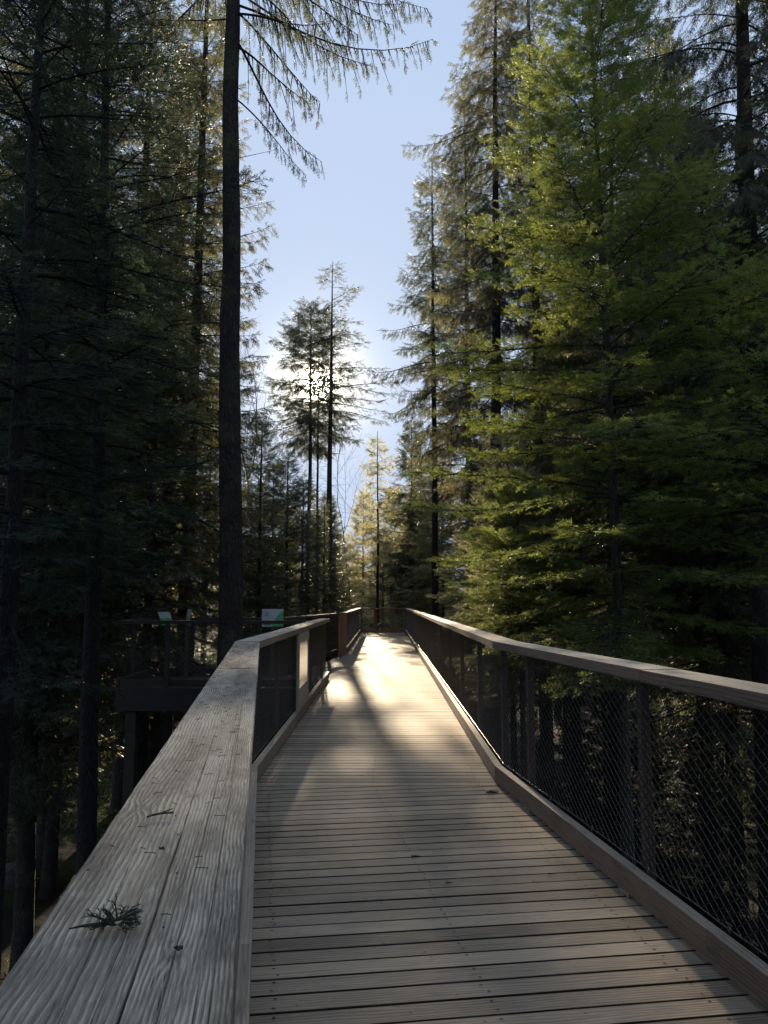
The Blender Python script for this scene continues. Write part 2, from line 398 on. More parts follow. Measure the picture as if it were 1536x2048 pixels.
# ------------------------------------------------------------------ railings
def inner_pts(fn, ys): return [Vector((fn(y), y)) for y in ys]
def offset_line(pts, off):
    """offset a plan polyline by off to its left (mitred)"""
    o = []
    for i, p in enumerate(pts):
        d0 = (pts[i]-pts[i-1]).normalized() if i > 0 else None
        d1 = (pts[i+1]-pts[i]).normalized() if i < len(pts)-1 else None
        d0 = d0 or d1; d1 = d1 or d0
        n0 = Vector((-d0.y, d0.x)); n1 = Vector((-d1.y, d1.x)); m_ = (n0+n1).normalized()
        o.append(p+m_*(off/max(m_.dot(n0), .3)))
    return o
def net(pts, z0, z1, knots=True, a=.078, b=.052, r=.0012, kr=.0044):
    P = np.array([[p[0], p[1]] for p in pts]); seg = np.linalg.norm(np.diff(P, axis=0), axis=1); cum = np.concatenate([[0], np.cumsum(seg)])
    L = cum[-1]; ni = int(L/(a/2)); nj = int((z1-z0)/(b/2))
    I, J = np.meshgrid(np.arange(ni+1), np.arange(nj+1), indexing='ij')
    S = a/2*I+a/4*.93*np.where((I+J) % 2 == 0, 1, -1)+.004*fbm(I*.11, J*.13, 3, 2)+a/4
    S = np.clip(S, 0, L); Z = z0+J*(z1-z0)/nj+.004*fbm(I*.09, J*.12, 8, 2)
    X = np.interp(S, cum, P[:, 0]); Y = np.interp(S, cum, P[:, 1])
    # slack billow of the net normal to its plane
    co = np.stack([X, Y, Z], -1)
    A = co[:, :-1].reshape(-1, 3); B = co[:, 1:].reshape(-1, 3)
    d = B-A; d /= np.linalg.norm(d, axis=1, keepdims=True)
    u = np.cross(d, [0.31, .2, .93]); u /= np.linalg.norm(u, axis=1, keepdims=True); v = np.cross(d, u)
    V = []
    for q in (A, B):
        for k in range(3):
            t = 2*math.pi*k/3; V.append(q+(u*math.cos(t)+v*math.sin(t))*r)
    n = len(A); co2 = np.stack(V, 1).reshape(-1, 3); base = (np.arange(n)*6)[:, None]
    F = np.concatenate([base+np.array([k, (k+1) % 3, 3+(k+1) % 3, 3+k]) for k in range(3)])
    if knots:
        K = co[((I+J) % 2 == 0) & (I < ni)]; nb = len(co2)
        K = K+np.array([0, 0, 0])
        O = np.array([[1, 0, 0], [0, 1, 0], [-1, 0, 0], [0, -1, 0], [0, 0, 1.7], [0, 0, -1.7]])*kr
        kc = (K[:, None]+O[None]).reshape(-1, 3); kb = nb+(np.arange(len(K))*6)[:, None]
        # pairs of opposite faces as degenerate free quads: use 4 side quads built from the octahedron
        co2 = np.concatenate([co2, kc])
        F = np.concatenate([F]+[kb+np.array(q) for q in ([4, 0, 5, 1], [4, 1, 5, 2], [4, 2, 5, 3], [4, 3, 5, 0])])
    mi = np.zeros(len(F), int); mi[3*n:] = 1
    return np_mesh('wire_net', co2, F, [M['steel'], M['ferrule']], midx=mi)
def eye_bolt(p, d, r=.011):
    b = MB(); n = 10; c = Vector(p); d = Vector((d[0], d[1], 0)).normalized()
    b.tube([c+d*(r*math.cos(t))+Vector((0, 0, r*math.sin(t))) for t in [2*math.pi*k/n for k in range(n+1)]], .0028, 5, caps=False)
    b.tube([c-Vector((0, 0, r)), c-Vector((0, 0, r+.03))], .003, 5)
    return b
def railing(name, label, ys, fn, side, joints, posts, root_y, knots=True, rail_mesh=None, group=None, nut=0.45, netoff=.075, bolts=None, skip_rail=0):
    """side -1: walk is to the right of the line (left railing); +1: right railing"""
    root = empty(name, (fn(root_y), root_y, 0), label, 'railing', group)
    inn = inner_pts(fn, ys); sg = 1 if side < 0 else -1
    outr = offset_line(inn, .205*sg)
    # handrail boards cut at joints
    for i in range(len(inn)-1):
        if i < skip_rail: continue
        A, B, A2, B2 = inn[i], inn[i+1], outr[i], outr[i+1]
        js = [0.]+[t for (k, t) in joints if k == i]+[1.]
        for t0, t1 in zip(js[:-1], js[1:]):
            L = (B-A).length; e0 = .0015/L if t0 > 0 else (.0008/L); e1 = .0015/L if t1 < 1 else (.0008/L)
            b = MB(); q = [A.lerp(B, t0+e0), A.lerp(B, t1-e1), A2.lerp(B2, t1-e1), A2.lerp(B2, t0+e0)]
            if side > 0: pass
            else: q = q
            q = [tuple(x) for x in q]
            area = sum(q[k][0]*q[(k+1) % 4][1]-q[(k+1) % 4][0]*q[k][1] for k in range(4))
            if area < 0: q = q[::-1]
            dz = RNG.normal(0, .0015)
            c_ = .004
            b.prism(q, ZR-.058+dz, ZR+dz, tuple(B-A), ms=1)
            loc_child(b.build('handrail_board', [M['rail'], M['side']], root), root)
    if rail_mesh: rail_mesh(root)
    # kerb board: short blocks lift it above the deck
    kin = inn; kout = offset_line(inn, .058*sg)
    for i in range(len(inn)-1):
        A, B, A2, B2 = kin[i], kin[i+1], kout[i], kout[i+1]; L = (B-A).length; nseg = max(1, round(L/3.1))
        for j in range(nseg):
            t0, t1 = j/nseg, (j+1)/nseg; e = .001/L
            q = [tuple(x) for x in (A.lerp(B, t0+e), A.lerp(B, t1-e), A2.lerp(B2, t1-e), A2.lerp(B2, t0+e))]
            area = sum(q[k][0]*q[(k+1) % 4][1]-q[(k+1) % 4][0]*q[k][1] for k in range(4))
            if area < 0: q = q[::-1]
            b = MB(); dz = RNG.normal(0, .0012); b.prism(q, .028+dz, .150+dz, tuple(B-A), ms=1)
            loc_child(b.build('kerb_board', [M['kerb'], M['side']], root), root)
    ln = offset_line(inn, .03*sg)
    for i in range(len(ln)-1):
        L = (ln[i+1]-ln[i]).length; n_ = int(L/1.6)
        for j in range(n_):
            p = ln[i].lerp(ln[i+1], (j+.5)/n_)
            if p.y < 1 or p.y > 26: continue
            blk = MB(); blk.post(p.x, p.y, .003, .0265, .05, .12, math.atan2((ln[i+1]-ln[i]).y, (ln[i+1]-ln[i]).x)-math.pi/2)
            loc_child(blk.build('kerb_block', M['kerb'], root), root)
    nl = offset_line(inn, netoff*sg)
    loc_child(link('wire_net', net(nl, .165, 1.085, knots), root), root)
    for z in (.163, 1.088):
        b = MB(); pts = []
        for i in range(len(nl)-1):
            n_ = max(2, int((nl[i+1]-nl[i]).length/nut))
            for j in range(n_ + (i == len(nl)-2)):
                p = nl[i].lerp(nl[i+1], j/n_); pts.append((p.x, p.y, z))
        q = []
        for a_, b_ in zip(pts[:-1], pts[1:]): q += [a_, tuple((Vector(a_)+Vector(b_))/2+Vector((0, 0, .004 if z < 1 else -.004)))]
        q.append(pts[-1]); b.tube(q, .0032, 5)
        loc_child(b.build('cable', M['steel'], root), root)
    if bolts:
        ln = offset_line(inn, .062*sg)
        for y in bolts:
            k = next(i for i in range(len(ln)-1) if ln[i].y <= y <= ln[i+1].y or i == len(ln)-2)
            p = ln[k].lerp(ln[k+1], (y-ln[k].y)/(ln[k+1].y-ln[k].y))
            loc_child(eye_bolt((p.x, p.y, .172), ln[k+1]-ln[k]).build('eye_bolt', M['steel_dark'], root, smooth=True), root)
            loc_child(eye_bolt((p.x, p.y, 1.080), ln[k+1]-ln[k]).build('eye_bolt', M['steel_dark'], root, smooth=True), root)
    pl = offset_line(inn, .135*sg)
    for y in posts:
        k = next((i for i in range(len(pl)-1) if pl[i].y <= y <= pl[i+1].y), len(pl)-2)
        p = pl[k].lerp(pl[k+1], (y-pl[k].y)/(pl[k+1].y-pl[k].y)); d = pl[k+1]-pl[k]
        b = MB(); b.post(p.x, p.y, -.45, ZR-.061, .048, .055, math.atan2(d.y, d.x)-math.pi/2)
        loc_child(b.build('post', M['post'], root), root)
    return root

# sculpted handrail top right under the camera
def hero_rail(root):
    d = Vector((Lx(3.94)-Lx(-1.5), 3.94+1.5)).normalized(); nl_ = Vector((-d.y, d.x))
    def board(y0, y1, nu, nv, seed, knots, cracks, rows_geo):
        p0 = Vector((Lx(y0), y0)); L = (Vector((Lx(y1), y1))-p0).length; W = .205
        us = np.linspace(0, 1, nu)
        us = (us**1.6 if rows_geo else us)*L
        vs = np.linspace(0, W, nv)        # 0 = inner edge, W = outer edge
        U, V = np.meshgrid(us, vs, indexing='ij')
        s = V+.010*fbm(U*2.4, V*7, seed, 2)+.0042*fbm(U*10, V*34, seed+5, 3)
        for (ku, kv, kr) in knots:
            dx = (U-ku)/2.4; dy = V-kv; r2 = (dx*dx+dy*dy)/(kr*kr); s = s+np.sign(dy+1e-6)*kr*.75*np.exp(-r2*.55)
        period = np.where(V > .095, .0125, .0062); 
        t = np.clip((V-.075)/.05, 0, 1); t = t*t*(3-2*t)
        ph1 = s/.0082; ph2 = s/.0052
        r1 = (ph1-np.floor(ph1)); r1 = np.where(r1 < .8, r1/.8, (1-r1)/.2)
        r2_ = (ph2-np.floor(ph2)); r2_ = np.where(r2_ < .7, r2_/.7, (1-r2_)/.3)
        r1 = r1**1.3
        h = .0019*(t*r1)+.0008*(1-t)*r2_
        h = h*(.55+.9*np.clip(fbm(U*1.3, V*9, seed+2, 3)+.5, 0, 1))
        h = .8*h*np.clip(1.0+.8*fbm(U*30, V*90, seed+31, 3), .3, 1.5)+.00040*fbm(U*150, V*900, seed+3, 3)+.0009*fbm(U*7, V*30, seed+4, 4)
        gro = t*r1+(1-t)*r2_
        tone = .24+.42*gro*np.clip(1+1.2*fbm(U*14, V*40, seed+33, 3), .2, 1.5)+.42*fbm(U*1.6, V*14, seed+7, 5)+.30*fbm(U*40, V*900, seed+8, 3)
        for (ku, kv, kr) in knots:
            rr = np.sqrt(((U-ku)/1.35)**2+(V-kv)**2)/kr; inside = np.clip(1.15-rr, 0, 1)*2; inside = np.clip(inside, 0, 1)
            h = h*(1-inside)+inside*(.0006*np.sin(rr*16)-.0006); tone = tone*(1-inside*.55)+inside*.55*(.30+.12*np.sin(rr*18))
        crack = np.zeros_like(h)
        for (c, u0, u1, wd, dp, sl) in cracks:
            cen = c+sl*(U-u0)+.004*fbm(U*1.7+c*99, U*0, seed+11, 3)
            fade = np.clip((U-u0)*6, 0, 1)*np.clip((u1-U)*4, 0, 1)
            w_ = wd*(.6+.8*np.clip(fbm(U*3+c*50, 0*U, seed+13, 2)+.5, 0, 1))*fade+1e-6
            k_ = np.clip(1.2-np.abs(V-cen)/w_, 0, 1)*(fade > .02); crack = np.maximum(crack, np.clip(k_*1.6, 0, 1)); h -= dp*k_
        # rounded arrises
        e = np.minimum(V, W-V); h -= .0035*np.clip(1-e/.006, 0, 1)**2
        X = p0.x+d.x*U+nl_.x*V; Y = p0.y+d.y*U+nl_.y*V; Z = ZR-.0025+h
        i, j = np.meshgrid(np.arange(nu-1), np.arange(nv-1), indexing='ij'); a_ = (i*nv+j).ravel()
        F = np.stack([a_, a_+nv, a_+nv+1, a_+1], 1)
        co = np.stack([X, Y, Z], -1).reshape(-1, 3)
        # skirt
        rim = np.concatenate([np.arange(nu)*nv, (nu-1)*nv+np.arange(1, nv), (np.arange(nu)*nv+nv-1)[::-1][1:], np.arange(nv)[::-1][1:-1]])
        low = co[rim].copy(); low[:, 2] = ZR-.058; nb = len(co); m_ = len(rim); k = np.arange(m_)
        F = np.concatenate([F, np.stack([rim[k], rim[(k+1) % m_], nb+(k+1) % m_, nb+k], 1)[:, ::-1]])
        co = np.concatenate([co, low])
        me = np_mesh('handrail_board', co, F, [M['hero']], smooth=False)
        tn = np.concatenate([tone.ravel(), tone.ravel()[rim]*.9]); cr_ = np.concatenate([crack.ravel(), np.zeros(m_)])
        for nm, arr in (('grain', tn), ('crack', cr_)):
            at_ = me.attributes.new(nm, 'FLOAT', 'POINT'); at_.data.foreach_set('value', arr.astype(np.float32))
        uvp = np.concatenate([np.stack([U, V], -1).reshape(-1, 2), np.stack([U, V], -1).reshape(-1, 2)[rim]+[0, .06]])
        ul = me.uv_layers.new(name='UVMap'); ul.data.foreach_set('uv', uvp[F.ravel()].astype(np.float32).ravel())
        me.polygons.foreach_set('use_smooth', np.ones(len(F), bool))
        loc_child(link('handrail_board', me, root), root)
    board(-.2, 3.93, 1100, 230, 21, [(1.55, .176, .016), (1.62, .095, .011), (2.35, .08, .010), (3.3, .06, .012), (2.78, .15, .008), (1.0, .06, .009)],
          [(.062, .3, 2.9, .0006, .004, -.003), (.088, .2, 2.35, .0010, .006, .004), (.028, .4, 2.2, .0007, .004, .004), (.125, .3, 1.5, .0006, .003, .02),
           (.045, 1.5, 3.4, .0006, .003, -.004), (.035, 2.0, 3.0, .0006, .003, .01), (.108, .2, 1.7, .0004, .002, .006), (.018, .3, 1.3, .0005, .002, .0), (.140, 1.9, 3.2, .0004, .002, .01), (.072, .9, 2.0, .0004, .002, -.01), (.165, .2, .9, .0005, .003, .01), (.052, .2, 1.1, .0004, .002, .012), (.155, 1.3, 2.0, .0005, .002, -.02)], True)
    board(3.936, 6.34, 420, 150, 55, [(.5, .06, .016), (1.3, .12, .012), (1.9, .05, .012), (.85, .16, .012)],
          [(.10, .0, 1.2, .001, .004, .01), (.05, .7, 2.3, .001, .004, -.01)], False)
def hero_mat():
    m, n, o = mat('sculpted_rail_wood'); k = N(n)
    gr = k.node('ShaderNodeAttribute', attribute_name='grain').outputs['Fac']; cr = k.node('ShaderNodeAttribute', attribute_name='crack').outputs['Fac']
    uv = k.node('ShaderNodeUVMap', uv_map='UVMap').outputs[0]; sx = k.node('ShaderNodeSeparateXYZ', {0: uv})
    def vec(a, b): return k.node('ShaderNodeCombineXYZ', {0: k.math('MULTIPLY', sx.outputs[0], a), 1: k.math('MULTIPLY', sx.outputs[1], b)}).outputs[0]
    fib = k.noise(vec(30., 900.), 1., 3, .7); speck = k.noise(vec(190., 420.), 1., 3, .6)
    f = k.math('ADD', gr, k.math('MULTIPLY', k.math('SUBTRACT', fib, .5), .95))
    col = k.ramp(f, [(.05, (.06, .052, .040)), (.45, (.25, .222, .175)), (.9, (.58, .52, .41))])
    alg = k.ramp(k.noise(vec(2.4, 11.), 1., 5, .65), [(.50, (0, 0, 0)), (.70, (1, 1, 1))])
    col = k.mix(k.math('MULTIPLY', alg, .5), col, (.15, .165, .14))
    warm = k.ramp(k.noise(vec(1.1, 7.), 1.7, 4, .6), [(.52, (0, 0, 0)), (.7, (1, 1, 1))])
    col = k.mix(k.math('MULTIPLY', warm, .35), col, (.30, .235, .15))
    col = k.mix(k.ramp(speck, [(.66, (0, 0, 0)), (.74, (.7, .7, .7))]), col, (.06, .06, .05))
    col = k.mix(cr, col, (.015, .013, .011))
    bp = k.node('ShaderNodeBump', {'Strength': 1., 'Distance': .0011, 'Height': k.math('ADD', fib, k.math('MULTIPLY', speck, .7))}).outputs[0]
    b = k.node('ShaderNodeBsdfPrincipled', {'Base Color': col, 'Roughness': .68, 'Normal': bp, 'Specular IOR Level': .3})
    n.links.new(b.outputs[0], o.inputs[0]); return m
M['hero'] = hero_mat()

GAP0, GAP1 = 15.1, 22.0
# corner of left rail: the sculpted boards end at y 6.34, a mitred piece follows
railL = railing('railing', 'left foreground railing with a broad grey handrail that bends at a corner', [-3, 6.345, YK, GAP0], Lx, -1,
        [(2, .17), (2, .47), (2, .80)], [-2, -.2, 1.6, 3.4, 5.1, 6.6, 8.6, 12.6, 14.9], 5, True, hero_rail,
        bolts=[.9, 1.45, 2.0, 2.6, 3.2, 3.9, 4.6, 5.3, 6.0, 6.7, 7.6, 9.], skip_rail=1)
# short covered length of handrail behind the camera joins the sculpted board
b = MB(); q = [Vector((Lx(-3), -3)), Vector((Lx(-.203), -.203))]; o2 = offset_line(q, .205)
b.prism([tuple(q[1]), tuple(o2[1]), tuple(o2[0]), tuple(q[0])], ZR-.058, ZR, tuple(q[1]-q[0])); loc_child(b.build('handrail_board', M['rail'], railL), railL)
railR = railing('railing', 'long right railing with wire net running the whole length of the boardwalk', [-3, YK+.05, YEND], Rx, 1,
        [(0, .30), (0, .55), (0, .72), (0, .93), (1, .05), (1, .13), (1, .22), (1, .31), (1, .42), (1, .55), (1, .7), (1, .85)], [-1.6, .4, 2.2, 4.15, 6.02, 6.85, 8.6, 10.6, 12.6, 14.6, 16.6, 18.6, 20.6, 22.6, 24.6, 26.6, 28.6, 30.6, 32.6, 34.6, 36.6], 5, True,
        bolts=[1.2, 1.9, 2.6, 3.3, 4.0, 4.7, 5.4, 6.3, 6.6, 7.2, 8.0, 9.])
railL2 = railing('railing', 'second left railing beyond the gap, starting at a reddish brown end post', [GAP1, YEND], Lx, -1, [(0, .3), (0, .62)], [24, 26, 28, 30, 32, 34, 36], 23, False)
b = MB(); b.post(Lx(GAP1)-.105, GAP1-.055, -.45, ZR-.06, .23, .10); loc_child(b.build('end_post', M['redwood'], railL2), railL2)
# end railing across
def end_railing():
    root = empty('railing', (0, YEND, 0), 'short brown railing closing off the far end of the boardwalk with two posts', 'railing')
    y = YEND; x0, x1 = Lx(y)-.2, Rx(y)+.2
    b = MB(); b.prism([(x0, y+.003), (x1, y+.003), (x1, y+.2), (x0, y+.2)], ZR-.058, ZR+.004, (1, 0)); loc_child(b.build('handrail_board', M['redwood'], root), root)
    b = MB(); b.prism([(x0+.26, y+.003), (x1-.26, y+.003), (x1-.26, y+.06), (x0+.26, y+.06)], .028, .17, (1, 0)); loc_child(b.build('kerb_board', M['redwood'], root), root)
    loc_child(link('wire_net', net([(x0+.2, y+.09), (x1-.2, y+.09)], .17, 1.08, False, r=.0022), root), root)
    for x in (-.40, .42, 1.0, -1.08):
        b = MB(); b.post(x, y+.14, -.45, ZR-.06, .14 if abs(x) < .5 else .07, .07); loc_child(b.build('post', M['redwood'], root), root)
end_railing()

# info panel on the left railing
xi = Lx(10)+.004; y0, y1 = 9.55, 10.75
def vbox(mb, xa, xb, ya, yb, za, zb, grain='z', m=0, tone=None):
    mb.prism([(xa, ya), (xb, ya), (xb, yb), (xa, yb)], za, zb, (0, 1) if grain == 'y' else (1, 0), tone, m)
b = MB(); vbox(b, xi-.03, xi, y0, y0+.10, .155, ZR-.064, tone=.4); vbox(b, xi-.03, xi, y1-.02, y1+.06, .155, ZR-.064, tone=.4)
vbox(b, xi-.03, xi, y0+.1003, y1-.0203, .155, .42, tone=.5); vbox(b, xi-.03, xi, y0+.1003, y1-.0203, .98, ZR-.064, tone=.5)
pan = b.build('info_panel', M['kerb'], railL); loc_child(pan, railL); pan['label'] = 'brown wooden board with a bright mirror like plate set into it'
b = MB(); vbox(b, xi-.025, xi-.006, y0+.101, y1-.021, .421, .979); b.build('mirror_plate', M['mirror'], pan)

# ------------------------------------------------------------------ side platform to the left
plat = empty('side_platform', (-3, 14.6, 0), 'dark raised side platform branching left off the boardwalk behind the big trunk', 'platform')
PX0, PX1, PY0, PY1 = -4.55, -1.32, 13.5, 15.9
b = MB(); s = PX0
while s < PX1-.02:
    vbox(b, s, min(s+.117, PX1), PY0, PY1, -.036, RNG.normal(0, .001), 'y'); s += .125
y = PY1
s = GAP0+.05
while s < GAP1-.1:
    if s > PY1: b.prism([(-1.10-(GAP1-s)*.13, s), (Lx(s)-.052, s), (Lx(s)-.052, s+.117), (-1.10-(GAP1-s-.117)*.13, s+.117)], -.036, 0, (1, 0))
    else: b.prism([(PX1+.002, s), (Lx(s)-.052, s), (Lx(s)-.052, min(s+.117, PY1)), (PX1+.002, min(s+.117, PY1))], -.036, 0, (1, 0))
    s += .125
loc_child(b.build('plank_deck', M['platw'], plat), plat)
b = MB(); vbox(b, PX0, PX1, PY0-.05, PY0-.002, -.37, .01, 'x', tone=.3); vbox(b, PX0-.052, PX0-.002, PY0-.05, PY1+.05, -.37, .01, 'y', tone=.3)
vbox(b, PX0, PX1, PY1+.002, PY1+.05, -.37, .01, 'x', tone=.3)
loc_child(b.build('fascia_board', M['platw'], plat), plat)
for x, y in ((PX0+.2, PY0+.1), (-2.2, PY0+.1), (PX0+.2, PY1-.1), (-2.2, PY1-.1), (-3.4, PY1-.1)):
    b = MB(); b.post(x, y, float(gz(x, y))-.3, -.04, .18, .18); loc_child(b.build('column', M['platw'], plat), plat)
def straight_rail(p0, p1, label, posts, sgn, hm='platw'):
    p0, p1 = Vector(p0), Vector(p1); root = empty('railing', (p0.x, p0.y, 0), label, 'railing', None)
    d = (p1-p0).normalized(); nn = Vector((-d.y, d.x))*sgn; zt = ZR-.004
    def strip(a, b_, za, zb):
        q = [p0+nn*a, p1+nn*a, p1+nn*b_, p0+nn*b_]; q = [tuple(x) for x in q]
        area = sum(q[k][0]*q[(k+1) % 4][1]-q[(k+1) % 4][0]*q[k][1] for k in range(4))
        if area < 0: q = q[::-1]
        m_ = MB(); m_.prism(q, za, zb, tuple(d)); return m_
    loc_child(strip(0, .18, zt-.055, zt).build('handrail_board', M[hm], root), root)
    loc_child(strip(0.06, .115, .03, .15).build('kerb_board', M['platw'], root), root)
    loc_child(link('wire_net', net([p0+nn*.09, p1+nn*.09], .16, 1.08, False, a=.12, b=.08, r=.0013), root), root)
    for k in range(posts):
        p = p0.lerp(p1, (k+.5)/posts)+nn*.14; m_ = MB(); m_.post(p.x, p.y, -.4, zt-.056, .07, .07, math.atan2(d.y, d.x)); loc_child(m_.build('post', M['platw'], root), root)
    return root
straight_rail((PX0, PY0+.13), (-1.36, PY0+.13), 'dark front railing of the side platform, seen behind the big trunk', 2, -1)
straight_rail((PX0+.01, PY1-.13), (-2.05, PY1-.13), 'back railing of the side platform that carries the info signs', 2, 1)
straight_rail((-2.03, PY1-.12), (-1.24, GAP1-.16), 'slanting railing that joins the side platform to the second left railing', 3, 1)
straight_rail((PX0-.03, PY1-.2), (PX0-.03, PY0+.2), 'short left end railing of the side platform', 1, -1)

def info_sign(x, y, wd, hgt, zb, lab, lean, yaw, green, post_h):
    root = empty('info_sign', (x, y, 0), lab, 'sign')
    b = MB(); c = Matrix.Rotation(yaw, 3, 'Z') @ Matrix.Rotation(lean, 3, 'X')
    def pl(x0, x1, z0, z1, dy, th, m=0):
        P = lambda a, d_, e: c @ Vector((a, d_, e))+Vector((0, 0, zb))
        vs = [P(x0, dy, z0), P(x1, dy, z0), P(x1, dy, z1), P(x0, dy, z1)]; vb = [P(x0, dy+th, z0), P(x1, dy+th, z0), P(x1, dy+th, z1), P(x0, dy+th, z1)]
        b.face(vs, None, .5, m); b.face(vb[::-1], None, .5, m)
        for k in range(4): b.face([vs[(k+1) % 4], vs[k], vb[k], vb[(k+1) % 4]], None, .5, m)
    pl(-wd/2, wd/2, 0, hgt, 0, .02)
    b.build('sign_face', M['white'], root)
    b = MB()
    if green:
        # green curved field in the lower right with a few print lines
        pts = [(-.02*wd, 0)]+[(wd*(-.02+.52*t), hgt*(.15+.72*math.sin(t*1.5))) for t in (0, .15, .3, .5, .7, .85, 1)]+[(wd*.5, 0)]
        b.face([c @ Vector((p[0], -.003, p[1]))+Vector((0, 0, zb)) for p in pts], None, .5, 0)
        b.build('green_print', M['green'], root); b = MB()
        for k in range(3): pl(-wd*.38+k*.01, -wd*.18, hgt*(.60+.09*k), hgt*(.63+.09*k), -.003, .001)
        pl(-wd*.42, -wd*.06, .0+hgt*.08, hgt*.34, -.003, .001)
        b.build('print', M['ink'], root)
    else:
        pl(-wd*.5, wd*.5, 0, hgt*.5, -.003, .001); b.build('green_print', M['green'], root)
    b = MB(); b.post(0, .05, 0, zb+hgt*.2, .06, .06); b.build('stand', M['under'], root)
    return root
info_sign(-2.19, 15.25, .42, .36, 1.0, 'white sign with a green curved print and dark lines on the side platform', R(-18), R(6), True, 1)
info_sign(-4.22, 15.2, .26, .30, 1.04, 'narrow pale sign with slanted top, leftmost sign on the side platform', R(-35), R(50), False, 1)
info_sign(-3.86, 15.2, .13, .30, 1.04, 'slim pale green sign between the big trunk and the leftmost sign', R(-8), R(-50), False, 1)

# ------------------------------------------------------------------ debris on the near handrail
def rail_pt(px, py, z=ZR+.002):
    v = (1024-py)/1538; u = (px-768)/1538; c, s_ = math.cos(PITCH), math.sin(PITCH)
    y = c-v*s_; zz = s_+v*c; t = (z-1.5)/zz; return Vector((u*t, y*t, z))
rd = random.Random(4)
p = rail_pt(232, 1852); t = empty('lichen_tuft', p, 'dark curly lichen tuft with a stalk lying on the near handrail', 'lichen')
b = MB()
def curl(b, o, d, L, r, depth):
    pts = [o]; dd = d.copy()
    for k in range(5):
        dd = (dd+Vector((rd.uniform(-.5, .5), rd.uniform(-.5, .5), rd.uniform(-.35, .3)))).normalized(); q = pts[-1]+dd*L/5
        q.z = max(q.z, .0012); pts.append(q)
    b.tube(pts, [r*(1-.13*k) for k in range(6)], 4)
    if depth:
        for k in (2, 3, 4, 5): curl(b, pts[k], (dd+Vector((rd.uniform(-1, 1), rd.uniform(-1, 1), rd.uniform(-.2, .6)))).normalized(), L*.5, r*.6, depth-1)
for k in range(30):
    a = k/30*6.283+rd.uniform(-.2, .2); curl(b, Vector((.006*math.cos(a), .008*math.sin(a), .004)), Vector((math.cos(a), math.sin(a), rd.uniform(.1, .8))).normalized(), rd.uniform(.010, .021), .0011, 2)
b.build('tuft', M['lichen'], t, smooth=True)
b = MB(); b.tube([(-.044, -.012, .002), (-.03, -.006, .003), (-.015, -.004, .004), (0, 0, .006), (.012, .008, .008), (.018, .022, .006)], [.0008, .0014, .0015, .0016, .0014, .001], 6)
b.build('stalk', M['twig'], t, smooth=True)
p = rail_pt(322, 1632); b = MB()
b.tube([(-.018, -.010, .002), (-.011, -.005, .003), (0, 0, .004), (.010, .003, .004), (.018, .005, .004)], [.0008, .0018, .0016, .0014, .0018], 6); b.tube([(-.013, -.006, .003), (-.016, -.016, .003)], [.0014, .002], 5); b.tube([(-.003, 0, .004), (.009, .006, .007), (.016, .008, .009)], [.001, .001, .0006], 5)
tag(b.build('twig', M['twig'], smooth=True, loc=p), 'small dark forked twig lying on the near handrail beside a knot', 'twig')
p = rail_pt(478, 1339); b = MB(); b.tube([(-.05, -.01, .003), (-.02, .004, .005), (.02, 0, .004), (.05, .006, .006)], [.0012, .0016, .0015, .001], 5); b.tube([(-.03, 0, .004), (-.045, .022, .008)], .001, 4)
tag(b.build('twig', M['twig'], smooth=True, loc=p), 'thin twig on the handrail joint near the left corner', 'twig')
for (px, py, sc, lab) in ((356, 1902, 1., 'black bud scale on the handrail, right of the lichen tuft'), (325, 1699, .9, 'black bud scale on the handrail, above the lichen tuft')):
    b = MB(); 
    for k in range(9):
        a = rd.uniform(0, 6.28); r_ = rd.uniform(.001, .004)*sc; c_ = Vector((math.cos(a)*r_, math.sin(a)*r_, .001)); b.tube([c_, c_+Vector((rd.uniform(-.003, .003), rd.uniform(-.003, .003), .003))], [.0014*sc, .0006*sc], 5)
    tag(b.build('bud_scale', M['twig'], smooth=True, loc=rail_pt(px, py)), lab, 'bud scale')
b = MB()
for k in range(170):
    y = .75+rd.random()**.9*5.4; f_ = rd.uniform(.1, .93); x = Lx(y)-.205*f_; a = rd.gauss(0, .45); L = rd.uniform(.004, .009)
    dv = Vector((math.cos(a), math.sin(a), 0)); o_ = Vector((x, y, ZR+.0012)); b.tube([o_-dv*L, o_+Vector((0, rd.uniform(-.001, .001), .0003)), o_+dv*L], .00055, 4)
for k in range(60):
    y = .8+rd.random()*4.; x = Lx(y)-.205*rd.uniform(.05, .95); o_ = Vector((x, y, ZR+.0006)); b.tube([o_, o_+Vector((rd.uniform(-.002, .002), rd.uniform(-.003, .003), .0008))], [.0012, .0007], 5)
tag(b.build('dry_needles', M['twig']), 'dry spruce needles and crumbs scattered on the near handrail', 'needles', kind='stuff')
b = MB()
for k in range(150):
    y = 2.6+rd.random()*7; x = rd.uniform(Lx(y)+.05, Rx(y)-.05); a = rd.uniform(-1.2, 1.2); L = rd.uniform(.004, .012); dv = Vector((math.cos(a), math.sin(a), 0)); o_ = Vector((x, y, .004)); b.tube([o_-dv*L, o_+dv*L], .0008, 4)
tag(b.build('fallen_needles', M['twig']), 'fallen needles and bits scattered over the deck planks', 'needles', kind='stuff')
def deck_pt(px, py): return rail_pt(px, py, .003)
